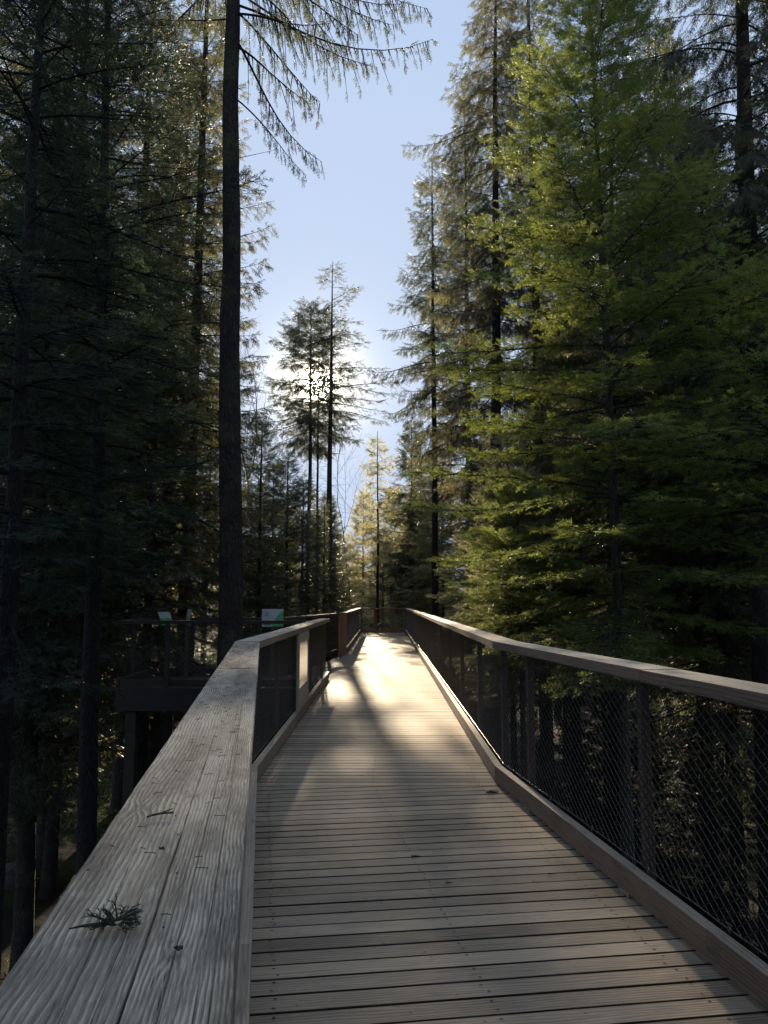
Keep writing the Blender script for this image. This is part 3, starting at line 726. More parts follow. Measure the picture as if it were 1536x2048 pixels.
for (px, py, L, lab) in ((833, 1714, .03, 'dark wood splinter on the deck planks in mid walk'), (1100, 1749, .022, 'small dark bark flake on the deck near the right shadow edge'), (985, 1585, .05, 'dark twig on the deck at the foot of the right corner kerb'), (898, 1767, .02, 'brown bark flake on the deck plank between the others')):
    b = MB(); b.tube([(-L, 0, .003), (-L*.3, L*.15, .005), (L*.4, 0, .004), (L, L*.2, .003)], [L*.08, L*.18, L*.14, L*.05], 5); b.tube([(0, 0, .004), (L*.3, L*.5, .005)], L*.06, 4)
    tag(b.build('bark_chip', M['twig'], loc=deck_pt(px, py)), lab, 'bark chip')

# ------------------------------------------------------------------ conifers
def make_sprays(kind, rng):
    protos = []
    for v in range(4):
        Q = []; T = []
        ns = 16 if kind == 'fir' else 11
        def quad(o, d, nrm, L, wd, tn):
            s_ = np.cross(nrm, d); s_ = s_/np.linalg.norm(s_)
            Q.append([o, o+d*L*.45+s_*wd, o+d*L, o+d*L*.4-s_*wd]); T.append(tn)
        quad(np.zeros(3), np.array([1., 0, 0]), np.array([0, 0, 1.]), 1., .020, 0.)
        for i in range(ns):
            t = .08+.86*i/ns+rng.uniform(-.02, .02)
            for sd_ in (-1, 1):
                ang = R(rng.uniform(38, 62)); dz = rng.uniform(-.6, .7) if kind == 'fir' else rng.uniform(-.9, .1)
                if rng.random() < .08: continue
                d = np.array([math.cos(ang), sd_*math.sin(ang), dz]); d /= np.linalg.norm(d)
                L = ((.40 if kind == 'fir' else .44)*(1-t*.68))*rng.uniform(.6, 1.2); nrm = np.array([rng.uniform(-1.2, 1.2), rng.uniform(-1.2, 1.2), 1.])
                wd = (.0185 if kind == 'fir' else .021)*rng.uniform(.8, 1.25)
                quad(np.array([t, 0, -.04*t]), d, nrm, L, wd, rng.uniform(0, 1.)**.8)
        protos.append((np.array(Q, np.float32), np.array(T, np.float32)))
    return protos
SPR = {k: make_sprays(k, np.random.default_rng(3)) for k in ('fir', 'spruce')}

class Conifer:
    def __init__(s, seed, kind='spruce'):
        s.rng = np.random.default_rng(seed); s.kind = kind
        s.P = []; s.D = []; s.Nn = []; s.L = []; s.T = []; s.tA = []; s.tB = []; s.tr = []; s.tr2 = []
    def sticks(s, A, B, ra, rb):
        s.tA.append(A); s.tB.append(B); s.tr.append(np.broadcast_to(ra, len(A))); s.tr2.append(np.broadcast_to(rb, len(A)))
    def branch(s, p0, az, L, pitches, lat_sp=.14, lat_len=.45, spray=.32, sp_sp=.14, hang=0., t0=.12, r0=.02, bend=0., dens=1., bare=False, flat=.25):
        rng = s.rng; n = 9; t = np.linspace(0, 1, n); a, b, c = pitches
        # quadratic through three pitch values
        pit = np.radians(a*(1-t)*(1-2*t)+4*b*t*(1-t)+c*t*(2*t-1)); azs = az+bend*t+np.cumsum(rng.normal(0, .05, n))
        d = np.stack([np.sin(azs)*np.cos(pit), np.cos(azs)*np.cos(pit), np.sin(pit)], 1); stp = L/(n-1)
        P = np.vstack([[p0], p0+np.cumsum(d[:-1]*stp, 0)]); rad = r0*(1-t*.88)
        s.sticks(P[:-1], P[1:], rad[:-1], rad[1:])
        nl_ = max(3, int(L*(1-t0)/lat_sp*2)); tt = t0+(1-t0)*(np.arange(nl_)+rng.random(nl_))/nl_
        if bare: nl_ = max(2, nl_//3); tt = tt[:nl_]*0+t0+(1-t0)*rng.random(nl_)
        base = np.stack([np.interp(tt, t, P[:, k]) for k in range(3)], 1); dd = np.stack([np.interp(tt, t, d[:, k]) for k in range(3)], 1)
        dd /= np.linalg.norm(dd, axis=1, keepdims=True); side = np.cross(dd, [0, 0, 1.]); side /= np.linalg.norm(side, axis=1, keepdims=True)
        sg = np.where(np.arange(nl_) % 2 == 0, 1., -1.)[:, None]; up = np.cross(side, dd)
        ll = lat_len*(np.clip(1.15-tt, .15, 1)**.7)*np.clip((tt-t0)*5+.35, 0, 1)*rng.uniform(.6, 1.2, nl_)
        if hang > .5: ll *= rng.choice([.3, .55, .8, 1.25, 1.5], nl_)
        fw = rng.uniform(.45, .95, nl_)[:, None]
        ld = dd*fw+side*sg+up*rng.normal(0, flat, nl_)[:, None]
        ld /= np.linalg.norm(ld, axis=1, keepdims=True)
        h = np.clip(hang+rng.normal(0, .12, nl_), 0, .95)[:, None] if hang > 0 else 0
        ld = ld*(1-h)+np.array([0, 0, -1.])*h; ld /= np.linalg.norm(ld, axis=1, keepdims=True)
        s.sticks(base, base+ld*ll[:, None]*.9, r0*.34, r0*.10)
        if bare: return P
        # sprays along laterals
        kmax = max(1, int(lat_len/sp_sp)+1)
        for k in range(kmax):
            pos = (k+rng.random(nl_)*.6)*sp_sp; ok = (pos < ll) & (rng.random(nl_) < dens)
            if not ok.any(): continue
            o = base[ok]+ld[ok]*pos[ok][:, None]; lat = np.cross(ld[ok], up[ok]); q = np.where(rng.random(ok.sum()) < .5, 1., -1.)[:, None]
            dr = ld[ok]*rng.uniform(.5, 1., (ok.sum(), 1))+lat*q*rng.uniform(.2, .9, (ok.sum(), 1))+rng.normal(0, .12, (ok.sum(), 3))
            dr = dr*(1-.5*h[ok] if hang > 0 else 1)+np.array([0, 0, -1.])*(h[ok]*.6 if hang > 0 else .08)
            s.add(o, dr, up[ok]+rng.normal(0, .3, (ok.sum(), 3)), spray*rng.uniform(.6, 1.15, ok.sum()))
        s.add(base+ld*ll[:, None]*.8, ld+rng.normal(0, .1, (nl_, 3)), up+rng.normal(0, .2, (nl_, 3)), spray*rng.uniform(.7, 1.1, nl_))
        s.add(P[-2:-1], d[-1:], np.array([[0, 0, 1.]]), np.array([spray*1.3]))
        return P
    def add(s, P, D, Nn, L): s.P.append(P); s.D.append(D); s.Nn.append(Nn); s.L.append(L); s.T.append(s.rng.normal(0, .17, len(P)))
    def foliage(s, mt):
        P = np.concatenate(s.P); D = np.concatenate(s.D); D = D/np.linalg.norm(D, axis=1, keepdims=True); Nn = np.concatenate(s.Nn); L = np.concatenate(s.L); T = np.concatenate(s.T)
        Y = np.cross(Nn, D); Y /= np.linalg.norm(Y, axis=1, keepdims=True)+1e-9; Z = np.cross(D, Y)
        co = []; tn = []; pick = s.rng.integers(0, 4, len(P))
        for k, (Q, TT) in enumerate(SPR[s.kind]):
            m_ = pick == k
            F = np.stack([D[m_], Y[m_], Z[m_]], 1)*L[m_][:, None, None]      # rows are axes
            c_ = np.einsum('qvi,nij->nqvj', Q, F)+P[m_][:, None, None, :]
            co.append(c_.reshape(-1, 3)); tn.append((TT[None]+T[m_][:, None]).ravel())
        co = np.concatenate(co); tn = np.clip(np.concatenate(tn), 0, 1); F = np.arange(len(co), dtype=np.int32).reshape(-1, 4)
        return np_mesh('foliage', co, F, [mt], tone=tn)
    def wood(s, mt):
        A = np.concatenate(s.tA); B = np.concatenate(s.tB); ra = np.concatenate(s.tr)[:, None]; rb = np.concatenate(s.tr2)[:, None]
        d = B-A; d /= np.linalg.norm(d, axis=1, keepdims=True)+1e-9; u = np.cross(d, [.13, .07, .99]); u /= np.linalg.norm(u, axis=1, keepdims=True)+1e-9; v = np.cross(d, u)
        V = [q+(u*math.cos(2*math.pi*k/4)+v*math.sin(2*math.pi*k/4))*r for q, r in ((A, ra), (B, rb)) for k in range(4)]
        co = np.stack(V, 1).reshape(-1, 3); base = (np.arange(len(A))*8)[:, None]
        return np_mesh('branches', co, np.concatenate([base+np.array([k, (k+1) % 4, 4+(k+1) % 4, 4+k]) for k in range(4)]), [mt])
def trunk_mesh(H, r0, r1, mt, seed, wob=.05, flare=1.35, fine=False):
    rng = np.random.default_rng(seed); nz = 420 if fine else 60; ns = 48 if fine else 16; z = np.linspace(-.6, H, nz); t = np.clip(z/H, 0, 1)
    r = (r0*(1-t)**.85+r1*t)*(1+(flare-1)*np.exp(-np.maximum(z, 0)/.5)); cx = wob*(fbm(z*.18+seed, z*0, seed, 3)-fbm(np.array([seed*1.]), np.array([0.]), seed, 3)); cy = wob*fbm(z*.18+seed+40, z*0, seed+1, 3)
    a = np.linspace(0, 2*np.pi, ns, endpoint=False); A, Zz = np.meshgrid(a, z); rr = r[:, None]*(1+.06*fbm(A*1.2, Zz*1.5, seed, 3)+.05*np.cos(A*3+seed)*np.exp(-np.maximum(Zz, 0)/.6)+((.10*fbm(np.cos(A)*3.2+9, Zz*3.1+np.sin(A)*5, seed+4, 4)) if fine else 0))
    X = cx[:, None]+rr*np.cos(A); Y = cy[:, None]+rr*np.sin(A); co = np.stack([X, Y, Zz], -1).reshape(-1, 3)
    i, j = np.meshgrid(np.arange(nz-1), np.arange(ns), indexing='ij'); i = i.ravel(); j = j.ravel(); j2 = (j+1) % ns
    return np_mesh('trunk', co, np.stack([i*ns+j, i*ns+j2, (i+1)*ns+j2, (i+1)*ns+j], 1), [mt], smooth=True), (z, cx, cy, r)
class Tree: pass
def conifer(seed, H, r0, crown0, Rmax, kind='spruce', needle='needle_spruce', barkm='bark', step=.42, per=5, spray=.34, lat_sp=.16, lat_len=.5, sp_sp=.15,
            pit_low=(-12, -22, 5), pit_top=(38, 34, 45), hang=0., dens=1., taper=.75, bare_below=0, rsc=.016, keep=1., gap=0., lobes=.25, rmin=.12, flat=.25, tier=.5):
    rng = np.random.default_rng(seed); c = Conifer(seed, kind); tm, (tz, tx, ty, tr) = trunk_mesh(H, r0, .012, M[barkm], seed)
    z = crown0
    while z < H-.15:
        f = (z-crown0)/(H-crown0); rad = Rmax*min(1., (1-f)**taper*1.0+rmin*(1-f)); rad *= min(1., .55+f*5)
        n = max(3, int(per+rng.integers(-1, 2))); a0 = rng.random()*6.28
        for k in range(n):
            if rng.random() > keep: continue
            az = a0+k*6.283/n+rng.normal(0, .22); zz = z+rng.uniform(-1, 1)*tier*step; zz = min(zz, H-.1)
            L = rad*rng.uniform(.72, 1.12)*(1+lobes*math.sin(az*2+seed+zz*.9)*(.5+.5*math.sin(zz*1.3+seed)))
            if rng.random() < gap: L *= .45
            p = [pit_low[i]*(1-f)+pit_top[i]*f+rng.normal(0, 6) for i in range(3)]
            p0 = np.array([np.interp(zz, tz, tx), np.interp(zz, tz, ty), zz])
            c.branch(p0, az, max(L, .15), p, lat_sp, min(lat_len, L*.45+.08), spray, sp_sp, hang*(1-.6*f), .10 if L < 1.2 else .16, max(.004, rsc*L*.6+.004), 0., dens, flat=flat)
        z += step*rng.uniform(.8, 1.2)*(1-.35*f)
    z = max(1.5, crown0-bare_below)
    while z < crown0:
        for k in range(rng.integers(1, 4)):
            p0 = np.array([np.interp(z, tz, tx), np.interp(z, tz, ty), z]); c.branch(p0, rng.random()*6.28, rng.uniform(.4, 1.)*Rmax*.6, (rng.uniform(-10, 15), rng.uniform(-25, 0), rng.uniform(-45, -5)), .3, .35, spray, sp_sp, 0, .2, .010, 0, 1, bare=True)
        z += rng.uniform(.25, .6)
    t = Tree(); t.trunk = tm; t.fol = c.foliage(M[needle]); t.br = c.wood(M[barkm]); t.c = c; t.H = H; t.info = (tz, tx, ty); t.nf = len(t.fol.polygons)
    return t
def place(t, name, x, y, label, cat='tree', group=None, yaw=0., lean=(0, 0), sc=1., z=None, parts=True):
    zz = float(gz(x, y)) if z is None else z
    o = empty(name, (x, y, zz), label, cat, group); o.rotation_euler = (R(lean[1]), R(lean[0]), yaw); o.scale = (sc, sc, sc)
    link('trunk', t.trunk, o); link('branches', t.br, o)
    if t.fol is not None: link('foliage', t.fol, o)
    return o
def X(px, D): return (px-768)/1538*D

# --- hero fir right of the walk
D = 12.5; g0 = float(gz(X(1242, D), D))
fir = conifer(11, 13.6-g0, .12, .4-g0, 3.15, 'fir', 'needle_fir', 'bark_fir', step=.56, per=6, spray=.27, lat_sp=.125, lat_len=.85, sp_sp=.13, pit_low=(-6, -16, -4), pit_top=(48, 40, 50), taper=.66, dens=.8, flat=.12, tier=.3, bare_below=5, rmin=.3, rsc=.011, lobes=.22, gap=.18)
place(fir, 'fir_tree', X(1242, D), D, 'bright yellow green fir with layered branches, nearest tree right of the boardwalk', yaw=.4, lean=(-.7, 0))
def ZT(py, D): return 1.5+D*math.tan(PITCH+math.atan((1024-py)/1538))
def trunk_only(seed, H, r0, barkm='bark'):
    c = Conifer(seed, 'spruce'); tm, info = trunk_mesh(H, r0, .02, M[barkm], seed, wob=.09, fine=True)
    return c, tm, info
def finish(c, tm, H, needle, barkm='bark'):
    t = Tree(); t.trunk = tm; t.c = c; t.H = H; t.fol = c.foliage(M[needle]) if c.P else None; t.br = c.wood(M[barkm]); return t

# --- big straight trunk on the left with a few drooping limbs
D = 12.7; xg = X(470, D); g0 = float(gz(xg, D))
c, tm, (tz, tx, ty, _tr) = trunk_only(5, 30., .245, 'bark')
def TB(zw, azd, L, pit, **kw):
    z_ = zw-g0; p0 = np.array([np.interp(z_, tz, tx), np.interp(z_, tz, ty), z_]); c.branch(p0, R(azd), L, pit, **kw)
hk = dict(lat_sp=.12, lat_len=.78, spray=.20, sp_sp=.12, hang=.66, r0=.030, flat=.5, dens=.62)
TB(12.2, 92, 3.8, (-22, -14, 40), **hk)
TB(11.6, 97, 3.2, (-62, -62, -30), lat_sp=.13, lat_len=.42, spray=.2, sp_sp=.12, hang=.65, r0=.026, t0=.35)
TB(10.4, 86, 2.0, (-40, -52, -42), lat_sp=.12, lat_len=.36, spray=.2, sp_sp=.12, hang=.65, r0=.018, t0=.3)
TB(12.5, 74, 2.9, (-30, -24, -6), **hk)
TB(12.0, 118, 2.3, (-25, -30, -10), **hk)
TB(13.4, 104, 3.6, (-30, -34, 5), **hk)
TB(13.2, 80, 3.2, (-15, -30, -10), **hk)
TB(14.2, 95, 4.2, (-30, -38, -10), **hk)
TB(11.4, 66, 1.6, (-20, -35, -20), **hk)
TB(12.6, 108, 2.0, (-30, -50, -60), **hk)
TB(13.0, 92, 3.0, (-20, -45, -40), **hk)
TB(12.1, 55, 2.2, (-20, -30, -10), **hk)
TB(11.9, 268, 1.9, (-5, 4, 12), lat_sp=.14, lat_len=.4, spray=.2, sp_sp=.13, hang=.5, r0=.022)
TB(12.8, 285, 2.4, (-20, -25, 0), **hk)
TB(13.6, 250, 2.6, (-20, -25, 0), **hk)
TB(9.2, 90, .9, (12, 10, 8), lat_sp=.3, lat_len=.15, bare=True, r0=.010)
for zz in np.arange(14.5, 29, .55):
    for k in range(4): TB(zz, c.rng.uniform(0, 360), 3.6*(1-(zz-14)/18)*c.rng.uniform(.7, 1.1), (-20, -28, 0), lat_sp=.2, lat_len=.6, spray=.34, sp_sp=.2, hang=.7, r0=.026)
for zz in np.arange(-3, 11, .9): TB(zz, c.rng.uniform(0, 360), c.rng.uniform(.12, .5), (5, -5, -10), lat_sp=.6, lat_len=.1, bare=True, r0=.009, t0=.3)
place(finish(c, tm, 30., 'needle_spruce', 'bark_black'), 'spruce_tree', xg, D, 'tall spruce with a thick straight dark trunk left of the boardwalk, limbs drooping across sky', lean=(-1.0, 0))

# --- left group
def spr(seed, px, D, top, label, name='spruce_tree', yaw=None, lean=(0, 0), group=None, crown=None, **kw):
    x = X(px, D); g_ = float(gz(x, D)); H = (top if top > 0 else ZT(-top, D))-g_
    kw.setdefault('r0', .14); c0 = kw.pop('crown0'); c0 = c0-g_
    t = conifer(seed, H, crown0=c0, **kw)
    place(t, name, x, D, label, yaw=yaw or seed*1.3, lean=lean, group=group); return t
spr(21, 372, 23, 26, 'spruce with a pale thin trunk right behind the thick dark trunk, sky showing through it', r0=.24, crown0=1.0, Rmax=2.7, needle='needle_olive', barkm='bark', step=.5, per=5, spray=.34, lat_sp=.17, lat_len=.55, sp_sp=.16, hang=.45, dens=.85, lean=(-1.2, 0), keep=.85, bare_below=3)
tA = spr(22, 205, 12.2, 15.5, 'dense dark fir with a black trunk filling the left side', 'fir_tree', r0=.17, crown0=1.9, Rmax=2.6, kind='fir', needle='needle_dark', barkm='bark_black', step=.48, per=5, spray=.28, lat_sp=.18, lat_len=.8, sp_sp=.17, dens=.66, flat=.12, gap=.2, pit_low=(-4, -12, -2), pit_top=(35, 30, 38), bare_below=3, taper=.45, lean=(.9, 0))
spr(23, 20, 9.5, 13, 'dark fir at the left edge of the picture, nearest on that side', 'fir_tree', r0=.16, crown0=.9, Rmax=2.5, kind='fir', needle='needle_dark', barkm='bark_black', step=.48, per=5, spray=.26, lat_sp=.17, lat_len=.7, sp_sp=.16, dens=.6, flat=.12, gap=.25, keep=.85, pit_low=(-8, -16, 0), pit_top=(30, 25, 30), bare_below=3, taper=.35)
spr(24, 300, 19, 12, 'middle sized dark spruce between the black trunked fir and the thick straight trunk', r0=.15, crown0=-1.2, Rmax=2.4, needle='needle_spruce', step=.4, per=6, spray=.3, lat_sp=.15, lat_len=.55, sp_sp=.14, hang=.2, bare_below=3)
spr(25, 120, 20, 22, 'tall dark spruce behind the firs at the far left', r0=.26, crown0=-1.5, Rmax=3.1, needle='needle_spruce', step=.5, per=5, spray=.36, lat_sp=.18, lat_len=.6, sp_sp=.17, hang=.3, bare_below=3, dens=.75)
spr(26, 262, 27, 27, 'tall straight spruce with its crown starting high, behind the black trunked fir', r0=.30, crown0=4.5, Rmax=3.4, needle='needle_spruce', step=.5, per=5, spray=.42, lat_sp=.2, lat_len=.6, sp_sp=.2, hang=.5, keep=.9, bare_below=6)
# --- centre group at the sun
spr(31, 655, 45, -527, 'tallest slender spruce in the middle, standing in front of the sun', r0=.27, crown0=11.6, Rmax=3.2, needle='needle_olive', step=.62, per=5, spray=.42, lat_sp=.26, lat_len=.6, sp_sp=.25, hang=.15, keep=.66, pit_low=(-5, -14, 0), pit_top=(15, 5, 12), dens=.62, lobes=.4, rmin=.15, taper=.55, gap=.2, bare_below=6, rsc=.012, lean=(-.4, 0))
spr(32, 617, 46, -612, 'spruce standing directly left of the tallest slender spruce, denser crown', r0=.22, crown0=11.2, Rmax=3.2, needle='needle_spruce', step=.5, per=6, spray=.60, lat_sp=.22, lat_len=.7, sp_sp=.25, hang=.35, keep=.88, dens=.85, gap=.12, lobes=.3, rmin=.3, taper=.55, bare_below=7)
spr(33, 634, 50, -690, 'thin spruce trunk squeezed between the two tall spruces at the sun', r0=.15, crown0=11.8, Rmax=2.0, needle='needle_spruce', step=.6, per=5, spray=.6, lat_sp=.26, lat_len=.45, sp_sp=.24, hang=.3, keep=.7, dens=.75, bare_below=8)
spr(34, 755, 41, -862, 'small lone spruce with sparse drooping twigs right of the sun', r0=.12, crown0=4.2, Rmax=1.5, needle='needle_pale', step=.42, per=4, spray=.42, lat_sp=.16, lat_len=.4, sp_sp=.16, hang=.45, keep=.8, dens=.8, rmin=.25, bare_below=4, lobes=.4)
spr(35, 824, 44, -848, 'pointed spruce right of the small lone spruce', r0=.14, crown0=1.5, Rmax=2.3, needle='needle_spruce', step=.42, per=6, spray=.5, lat_sp=.2, lat_len=.45, sp_sp=.18, hang=.3, keep=.9, rmin=.2)
spr(36, 575, 30, -905, 'dark young spruce in front of the tall spruces at the sun', r0=.13, crown0=-3, Rmax=2.5, needle='needle_spruce', step=.42, per=6, spray=.36, lat_sp=.18, lat_len=.55, sp_sp=.17, hang=.15)
spr(37, 520, 26, -850, 'dark spruce right beside the thick straight trunk, below the bare twigs', r0=.13, crown0=-3, Rmax=1.9, needle='needle_spruce', step=.42, per=6, spray=.34, lat_sp=.17, lat_len=.5, sp_sp=.16, hang=.2, keep=.9)
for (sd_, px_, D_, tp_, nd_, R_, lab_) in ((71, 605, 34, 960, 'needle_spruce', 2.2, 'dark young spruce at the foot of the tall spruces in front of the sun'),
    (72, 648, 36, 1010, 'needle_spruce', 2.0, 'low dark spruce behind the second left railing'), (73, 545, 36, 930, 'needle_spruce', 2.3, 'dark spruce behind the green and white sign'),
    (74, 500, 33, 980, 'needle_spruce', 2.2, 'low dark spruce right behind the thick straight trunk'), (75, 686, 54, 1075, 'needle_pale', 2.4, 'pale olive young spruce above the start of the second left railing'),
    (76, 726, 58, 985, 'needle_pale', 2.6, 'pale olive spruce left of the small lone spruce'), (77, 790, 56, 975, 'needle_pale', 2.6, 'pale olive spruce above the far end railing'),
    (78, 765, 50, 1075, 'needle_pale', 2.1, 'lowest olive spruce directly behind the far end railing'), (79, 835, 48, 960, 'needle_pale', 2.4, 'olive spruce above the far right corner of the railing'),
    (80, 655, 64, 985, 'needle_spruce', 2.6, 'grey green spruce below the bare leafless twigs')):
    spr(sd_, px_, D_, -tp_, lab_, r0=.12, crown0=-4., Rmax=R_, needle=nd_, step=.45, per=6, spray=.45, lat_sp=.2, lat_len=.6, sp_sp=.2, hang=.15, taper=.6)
# --- right group
spr(41, 985, 23, 23, 'tall shaggy spruce at the right edge of the sky gap, with hanging twigs', r0=.25, crown0=5.0, Rmax=2.9, needle='needle_olive', step=.46, per=5, spray=.27, lat_sp=.12, lat_len=.62, sp_sp=.14, hang=.66, keep=.92, pit_low=(-22, -30, 18), pit_top=(5, -8, 22), lean=(-.8, 0), lobes=.4, rsc=.010, rmin=.3, taper=.6)
spr(42, 870, 31, -312, 'slimmer spruce whose trunk shows below its ragged crown, left of the shaggy spruce', r0=.19, crown0=7.5, Rmax=2.2, needle='needle_spruce', step=.5, per=5, spray=.34, lat_sp=.17, lat_len=.5, sp_sp=.17, hang=.55, keep=.85, pit_low=(-15, -28, 8), rmin=.4, bare_below=6)
spr(43, 940, 33, -200, 'dark tall spruce behind the shaggy spruce', r0=.22, crown0=4, Rmax=3.0, needle='needle_spruce', step=.5, per=5, spray=.4, lat_sp=.2, lat_len=.6, sp_sp=.2, hang=.4)
spr(44, 1085, 25, 27, 'tall spruce with a bare dark trunk top between the shaggy spruce and the bright fir', r0=.24, crown0=3, Rmax=2.6, needle='needle_spruce', step=.5, per=5, spray=.36, lat_sp=.18, lat_len=.55, sp_sp=.18, hang=.45, keep=.75)
spr(45, 1505, 15.5, 24, 'big dark spruce with heavy limbs and hanging twigs at the upper right edge', r0=.30, crown0=4.5, Rmax=3.6, needle='needle_spruce', step=.55, per=5, spray=.32, lat_sp=.15, lat_len=.75, sp_sp=.15, hang=.6, keep=.8, pit_low=(15, -25, 0), pit_top=(5, -15, 10), lean=(-1.2, 0), rsc=.014)
spr(46, 1590, 11, 6.5, 'green fir at the right edge of the picture, behind the handrail', 'fir_tree', r0=.13, crown0=2.2, Rmax=2.4, kind='fir', needle='needle_fir', step=.44, per=5, spray=.28, lat_sp=.16, lat_len=.75, sp_sp=.15, dens=.75, flat=.14, pit_low=(-6, -14, -2), pit_top=(40, 35, 40), taper=.5)
spr(47, 1020, 20, -870, 'pale olive young fir behind the right handrail, lit by the sun', 'fir_tree', r0=.11, crown0=-.8, Rmax=1.75, kind='fir', needle='needle_pale', barkm='bark_fir', step=.34, per=6, spray=.26, lat_sp=.13, lat_len=.6, sp_sp=.13, pit_low=(-10, -20, -4), pit_top=(35, 30, 40), taper=.6)
spr(48, 885, 41, -925, 'pale olive bushy spruce nearest the far end of the right handrail', r0=.13, crown0=-3, Rmax=2.7, kind='fir', needle='needle_pale', step=.40, per=6, spray=.42, lat_sp=.18, lat_len=.7, sp_sp=.18, taper=.6)
spr(49, 1040, 17, -960, 'low light green fir between the pale olive fir and the bright fir', 'fir_tree', r0=.10, crown0=.2, Rmax=1.9, kind='fir', needle='needle_fir', barkm='bark_fir', step=.34, per=6, spray=.25, lat_sp=.12, lat_len=.6, sp_sp=.12, taper=.55)
spr(50, 1390, 20, 17, 'dark spruce between the bright fir and the big spruce at the right edge', r0=.2, crown0=1, Rmax=3.0, needle='needle_spruce', step=.45, per=6, spray=.36, lat_sp=.18, lat_len=.6, sp_sp=.17, hang=.35, bare_below=4)

spr(51, 838, 44, -985, 'small pale fir touching the far right corner of the end railing', 'fir_tree', r0=.10, crown0=-3, Rmax=2.2, kind='fir', needle='needle_pale', barkm='bark_fir', step=.38, per=6, spray=.42, lat_sp=.18, lat_len=.65, sp_sp=.18, taper=.6)
spr(52, 965, 28, -890, 'pale fir behind the middle of the right handrail, left of the low light green fir', 'fir_tree', r0=.12, crown0=-2, Rmax=2.0, kind='fir', needle='needle_pale', barkm='bark_fir', step=.36, per=6, spray=.32, lat_sp=.15, lat_len=.6, sp_sp=.15, taper=.55)
spr(53, 1090, 21, -940, 'olive fir in the gap between the low light green fir and the bright fir', 'fir_tree', r0=.11, crown0=-1, Rmax=2.0, kind='fir', needle='needle_olive', barkm='bark_fir', step=.36, per=6, spray=.30, lat_sp=.15, lat_len=.6, sp_sp=.15, taper=.5)
# --- bare broadleaf trees
def bare_tree(seed, H, r0):
    rng = np.random.default_rng(seed); A = []; B = []; ra = []; rb = []
    def grow(p, d, L, r, dep):
        n = 4
        for k in range(n):
            d2 = d+rng.normal(0, .10, 3)+np.array([0, 0, .04]); d2 /= np.linalg.norm(d2); q = p+d2*L/n; A.append(p); B.append(q); ra.append(r*(1-k/n*.4)); rb.append(r*(1-(k+1)/n*.4)); p = q; d = d2
            if dep > 0 and k > 0:
                for _ in range(rng.integers(1, 3)):
                    e = d+rng.normal(0, .55, 3); e /= np.linalg.norm(e); grow(p, e, L*rng.uniform(.45, .7), r*.42, dep-1)
        if dep > 0: grow(p, d, L*.7, r*.6, dep-1)
    z = H*.45
    grow(np.array([0, 0, z]), np.array([0, 0, 1.]), H*.28, r0*.6, 4)
    c = Conifer(seed); c.sticks(np.array(A), np.array(B), np.array(ra), np.array(rb))
    t = Tree(); t.trunk = trunk_mesh(H*.46, r0, r0*.55, M['bark_fir'], seed)[0]; t.br = c.wood(M['bark_fir']); t.fol = None; return t
for sd_, px, D, top, lab in ((61, 520, 38, -770, 'bare leafless tree with fine twigs right of the thick straight trunk'), (62, 700, 52, -880, 'bare leafless tree with fine twigs under the sun, behind the slender spruces')):
    x = X(px, D); g_ = float(gz(x, D)); place(bare_tree(sd_, ZT(-top, D)-g_, .14 if sd_ == 61 else .075), 'bare_tree', x, D, lab)

# --- forest behind: copies of a few background trees
BGT = [conifer(101, 24, .24, 7, 3.2, needle='needle_spruce', step=.55, per=6, spray=.52, lat_sp=.26, lat_len=.7, sp_sp=.26, hang=.35, bare_below=5),
       conifer(102, 20, .20, 4, 3.0, needle='needle_spruce', step=.52, per=6, spray=.5, lat_sp=.25, lat_len=.7, sp_sp=.25, hang=.25, bare_below=3),
       conifer(103, 13, .14, 1.5, 2.5, kind='fir', needle='needle_dark', step=.45, per=6, spray=.42, lat_sp=.2, lat_len=.65, sp_sp=.2, bare_below=1),
       conifer(104, 26, .27, 11, 3.2, needle='needle_spruce', step=.6, per=5, spray=.55, lat_sp=.28, lat_len=.7, sp_sp=.28, hang=.45, bare_below=8),
       conifer(105, 8, .09, .8, 1.9, kind='fir', needle='needle_pale', step=.36, per=6, spray=.36, lat_sp=.17, lat_len=.55, sp_sp=.17)]
rb = random.Random(12); cnt = 0; used = []
def put(k, x, y, lab, grp, sc=1.):
    global cnt
    place(BGT[k], 'spruce_tree' if k in (0, 1, 3) else 'fir_tree', x, y, lab, group=grp, yaw=rb.uniform(0, 6.28), lean=(rb.gauss(0, 1.), rb.gauss(0, 1.)), sc=sc*rb.uniform(.88, 1.12)); cnt += 1
def ok(x, y, dmin):
    if any((x-a)**2+(y-b)**2 < dmin*dmin for a, b in used): return False
    used.append((x, y)); return True
n = 0
while n < 30:
    y = rb.uniform(15, 75); x = -rb.uniform(.19*y+2.2, .62*y+2)
    if x > -5.5 and y < 20: continue
    if not ok(x, y, 2.7): continue
    put(rb.choice([0, 1, 3]) if y < 36 else rb.choice([0, 1, 2, 2, 3]), x, y, 'one of the dark conifers standing in the deep shade of the forest on the left', 'conifers in the shaded forest on the left'); n += 1
n = 0
while n < 44:
    y = rb.uniform(15, 75); x = rb.uniform(.13*y+3.0, .62*y+3)
    if x < 6 and y < 26: continue
    if not ok(x, y, 2.8): continue
    put(rb.choice([0, 1, 3]) if y < 36 else rb.choice([0, 1, 2, 2, 3]), x, y, 'one of the dark conifers standing in the deep shade of the forest on the right', 'conifers in the shaded forest on the right'); n += 1
for k in range(20):
    y = rb.uniform(46, 80); x = rb.uniform(-.15*y, .09*y)
    if not ok(x, y, 1.9): continue
    t_ = BGT[4]; put(4, x, y, 'one of the low olive young conifers beyond the far end of the boardwalk', 'young conifers beyond the far end of the boardwalk', 1.25+.008*(y-46))
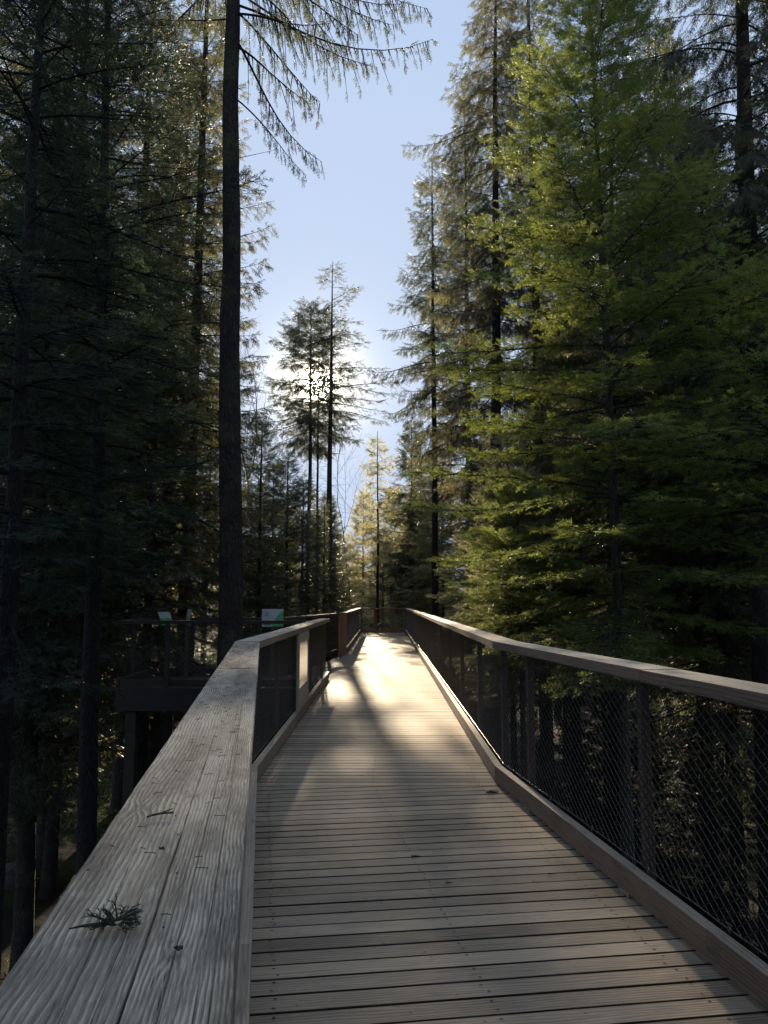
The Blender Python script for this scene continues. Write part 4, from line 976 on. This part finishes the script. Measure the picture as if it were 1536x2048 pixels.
for k in range(26):
    y = rb.uniform(85, 120); x = rb.uniform(-.45*y, .45*y)
    if -.14*y < x < .08*y: s_ = .42
    else: s_ = 1.
    put(rb.choice([1, 2]), x, y, 'one of the distant conifers closing the view behind the forest', 'distant conifers closing the view', s_)

n = 0
while n < 26:
    x, y = rb.uniform(3.2, 12), rb.uniform(4, 26)
    if not ok(x, y, 1.25): continue
    put(2, x, y, 'one of the low dark understorey firs seen through the net of the right railing', 'understorey firs below the right railing', rb.uniform(.36, .50)); n += 1
n = 0
while n < 20:
    a = rb.uniform(.5, 1.5)*math.pi; q_ = rb.uniform(6, 17); x, y = q_*math.sin(a+math.pi*0), q_*math.cos(a)
    if abs(x) < 3.6 and y > -9 or y > 1 or not ok(x, y, 2.6): continue
    put(rb.choice([0, 1, 1, 2]), x, y, 'one of the conifers standing close around the boardwalk behind the viewpoint', 'conifers behind the viewpoint'); n += 1
# --- forest floor things seen at lower left
def rock(x, y, s_, seed, lab):
    import bmesh
    bm = bmesh.new(); bmesh.ops.create_icosphere(bm, subdivisions=5, radius=1); 
    for v in bm.verts:
        p_ = v.co; n_ = 1+.6*float(fbm(p_.x*1.1+seed+p_.z*.7, p_.y*1.2+p_.z*1.1, seed, 5)); v.co = Vector((p_.x*1.2, p_.y*.9, p_.z*.75))*n_*s_
    me = bpy.data.meshes.new('boulder'); bm.to_mesh(me); bm.free(); me.materials.append(M['moss_rock']); me.polygons.foreach_set('use_smooth', [True]*len(me.polygons))
    o = link('boulder', me, None, (x, y, float(gz(x, y))+.2*s_)); tag(o, lab, 'boulder')
rock(-8.9, 20.0, .55, 3, 'mossy boulder on the forest floor at the lower left')
for (x, y, L, a, r_, lab) in ((-9.2, 15.6, 2.6, .1, .05, 'long thin fallen branch on the forest floor below the handrail'), (-6.5, 17.2, 1.6, 2.2, .035, 'short fallen branch lying askew near the black trunk'), (-8, 13, 2.2, 1.1, .05, 'fallen branch at the bottom left of the forest floor')):
    b = MB(); pts = []
    for k in range(7):
        t = k/6-.5; xx, yy = x+math.cos(a)*L*t+.08*math.sin(k*1.7), y+math.sin(a)*L*t+.06*math.cos(k*2.1); pts.append((xx, yy, float(gz(xx, yy))+.10))
    b.tube(pts, [r_*(1-.12*k) for k in range(7)], 7); tag(b.build('fallen_branch', M['log'], smooth=True), lab, 'branch')
# undergrowth: low leafy plants nobody could count
rg = np.random.default_rng(5); n = 15000
xs = np.concatenate([rg.uniform(-22, -1.8, n), rg.uniform(2.5, 16, n//2)]); ys = rg.uniform(2, 34, len(xs)); keep = (fbm(xs*.35, ys*.35, 31, 4) > .12)
xs, ys = xs[keep], ys[keep]; base = np.stack([xs, ys, gz(xs, ys)], 1)
Lf = []
for k in range(5):
    a = rg.uniform(0, 6.28, len(xs)); h = rg.uniform(.05, .28, len(xs)); rr = rg.uniform(.01, .12, len(xs)); s_ = rg.uniform(.02, .05, len(xs))
    cx_ = base+np.stack([np.cos(a)*rr, np.sin(a)*rr, h], 1); u = rg.normal(0, 1, (len(xs), 3)); u[:, 2] *= .5; u /= np.linalg.norm(u, axis=1, keepdims=True); v = np.cross(u, rg.normal(0, 1, (len(xs), 3))); v /= np.linalg.norm(v, axis=1, keepdims=True)
    Lf.append(np.stack([cx_-u*s_[:, None], cx_+v*s_[:, None]*.5, cx_+u*s_[:, None], cx_-v*s_[:, None]*.5], 1))
co = np.concatenate(Lf).reshape(-1, 3)
tag(link('undergrowth', np_mesh('undergrowth', co, np.arange(len(co)).reshape(-1, 4), [M['needle_fir']], tone=rg.random(len(co)//4))), 'low green undergrowth on the forest floor', 'undergrowth', kind='stuff')
print('FACES', sum(len(o.data.polygons) for o in scene.objects if o.type == 'MESH'), 'unique', sum(len(m.polygons) for m in bpy.data.meshes), 'bg', cnt)
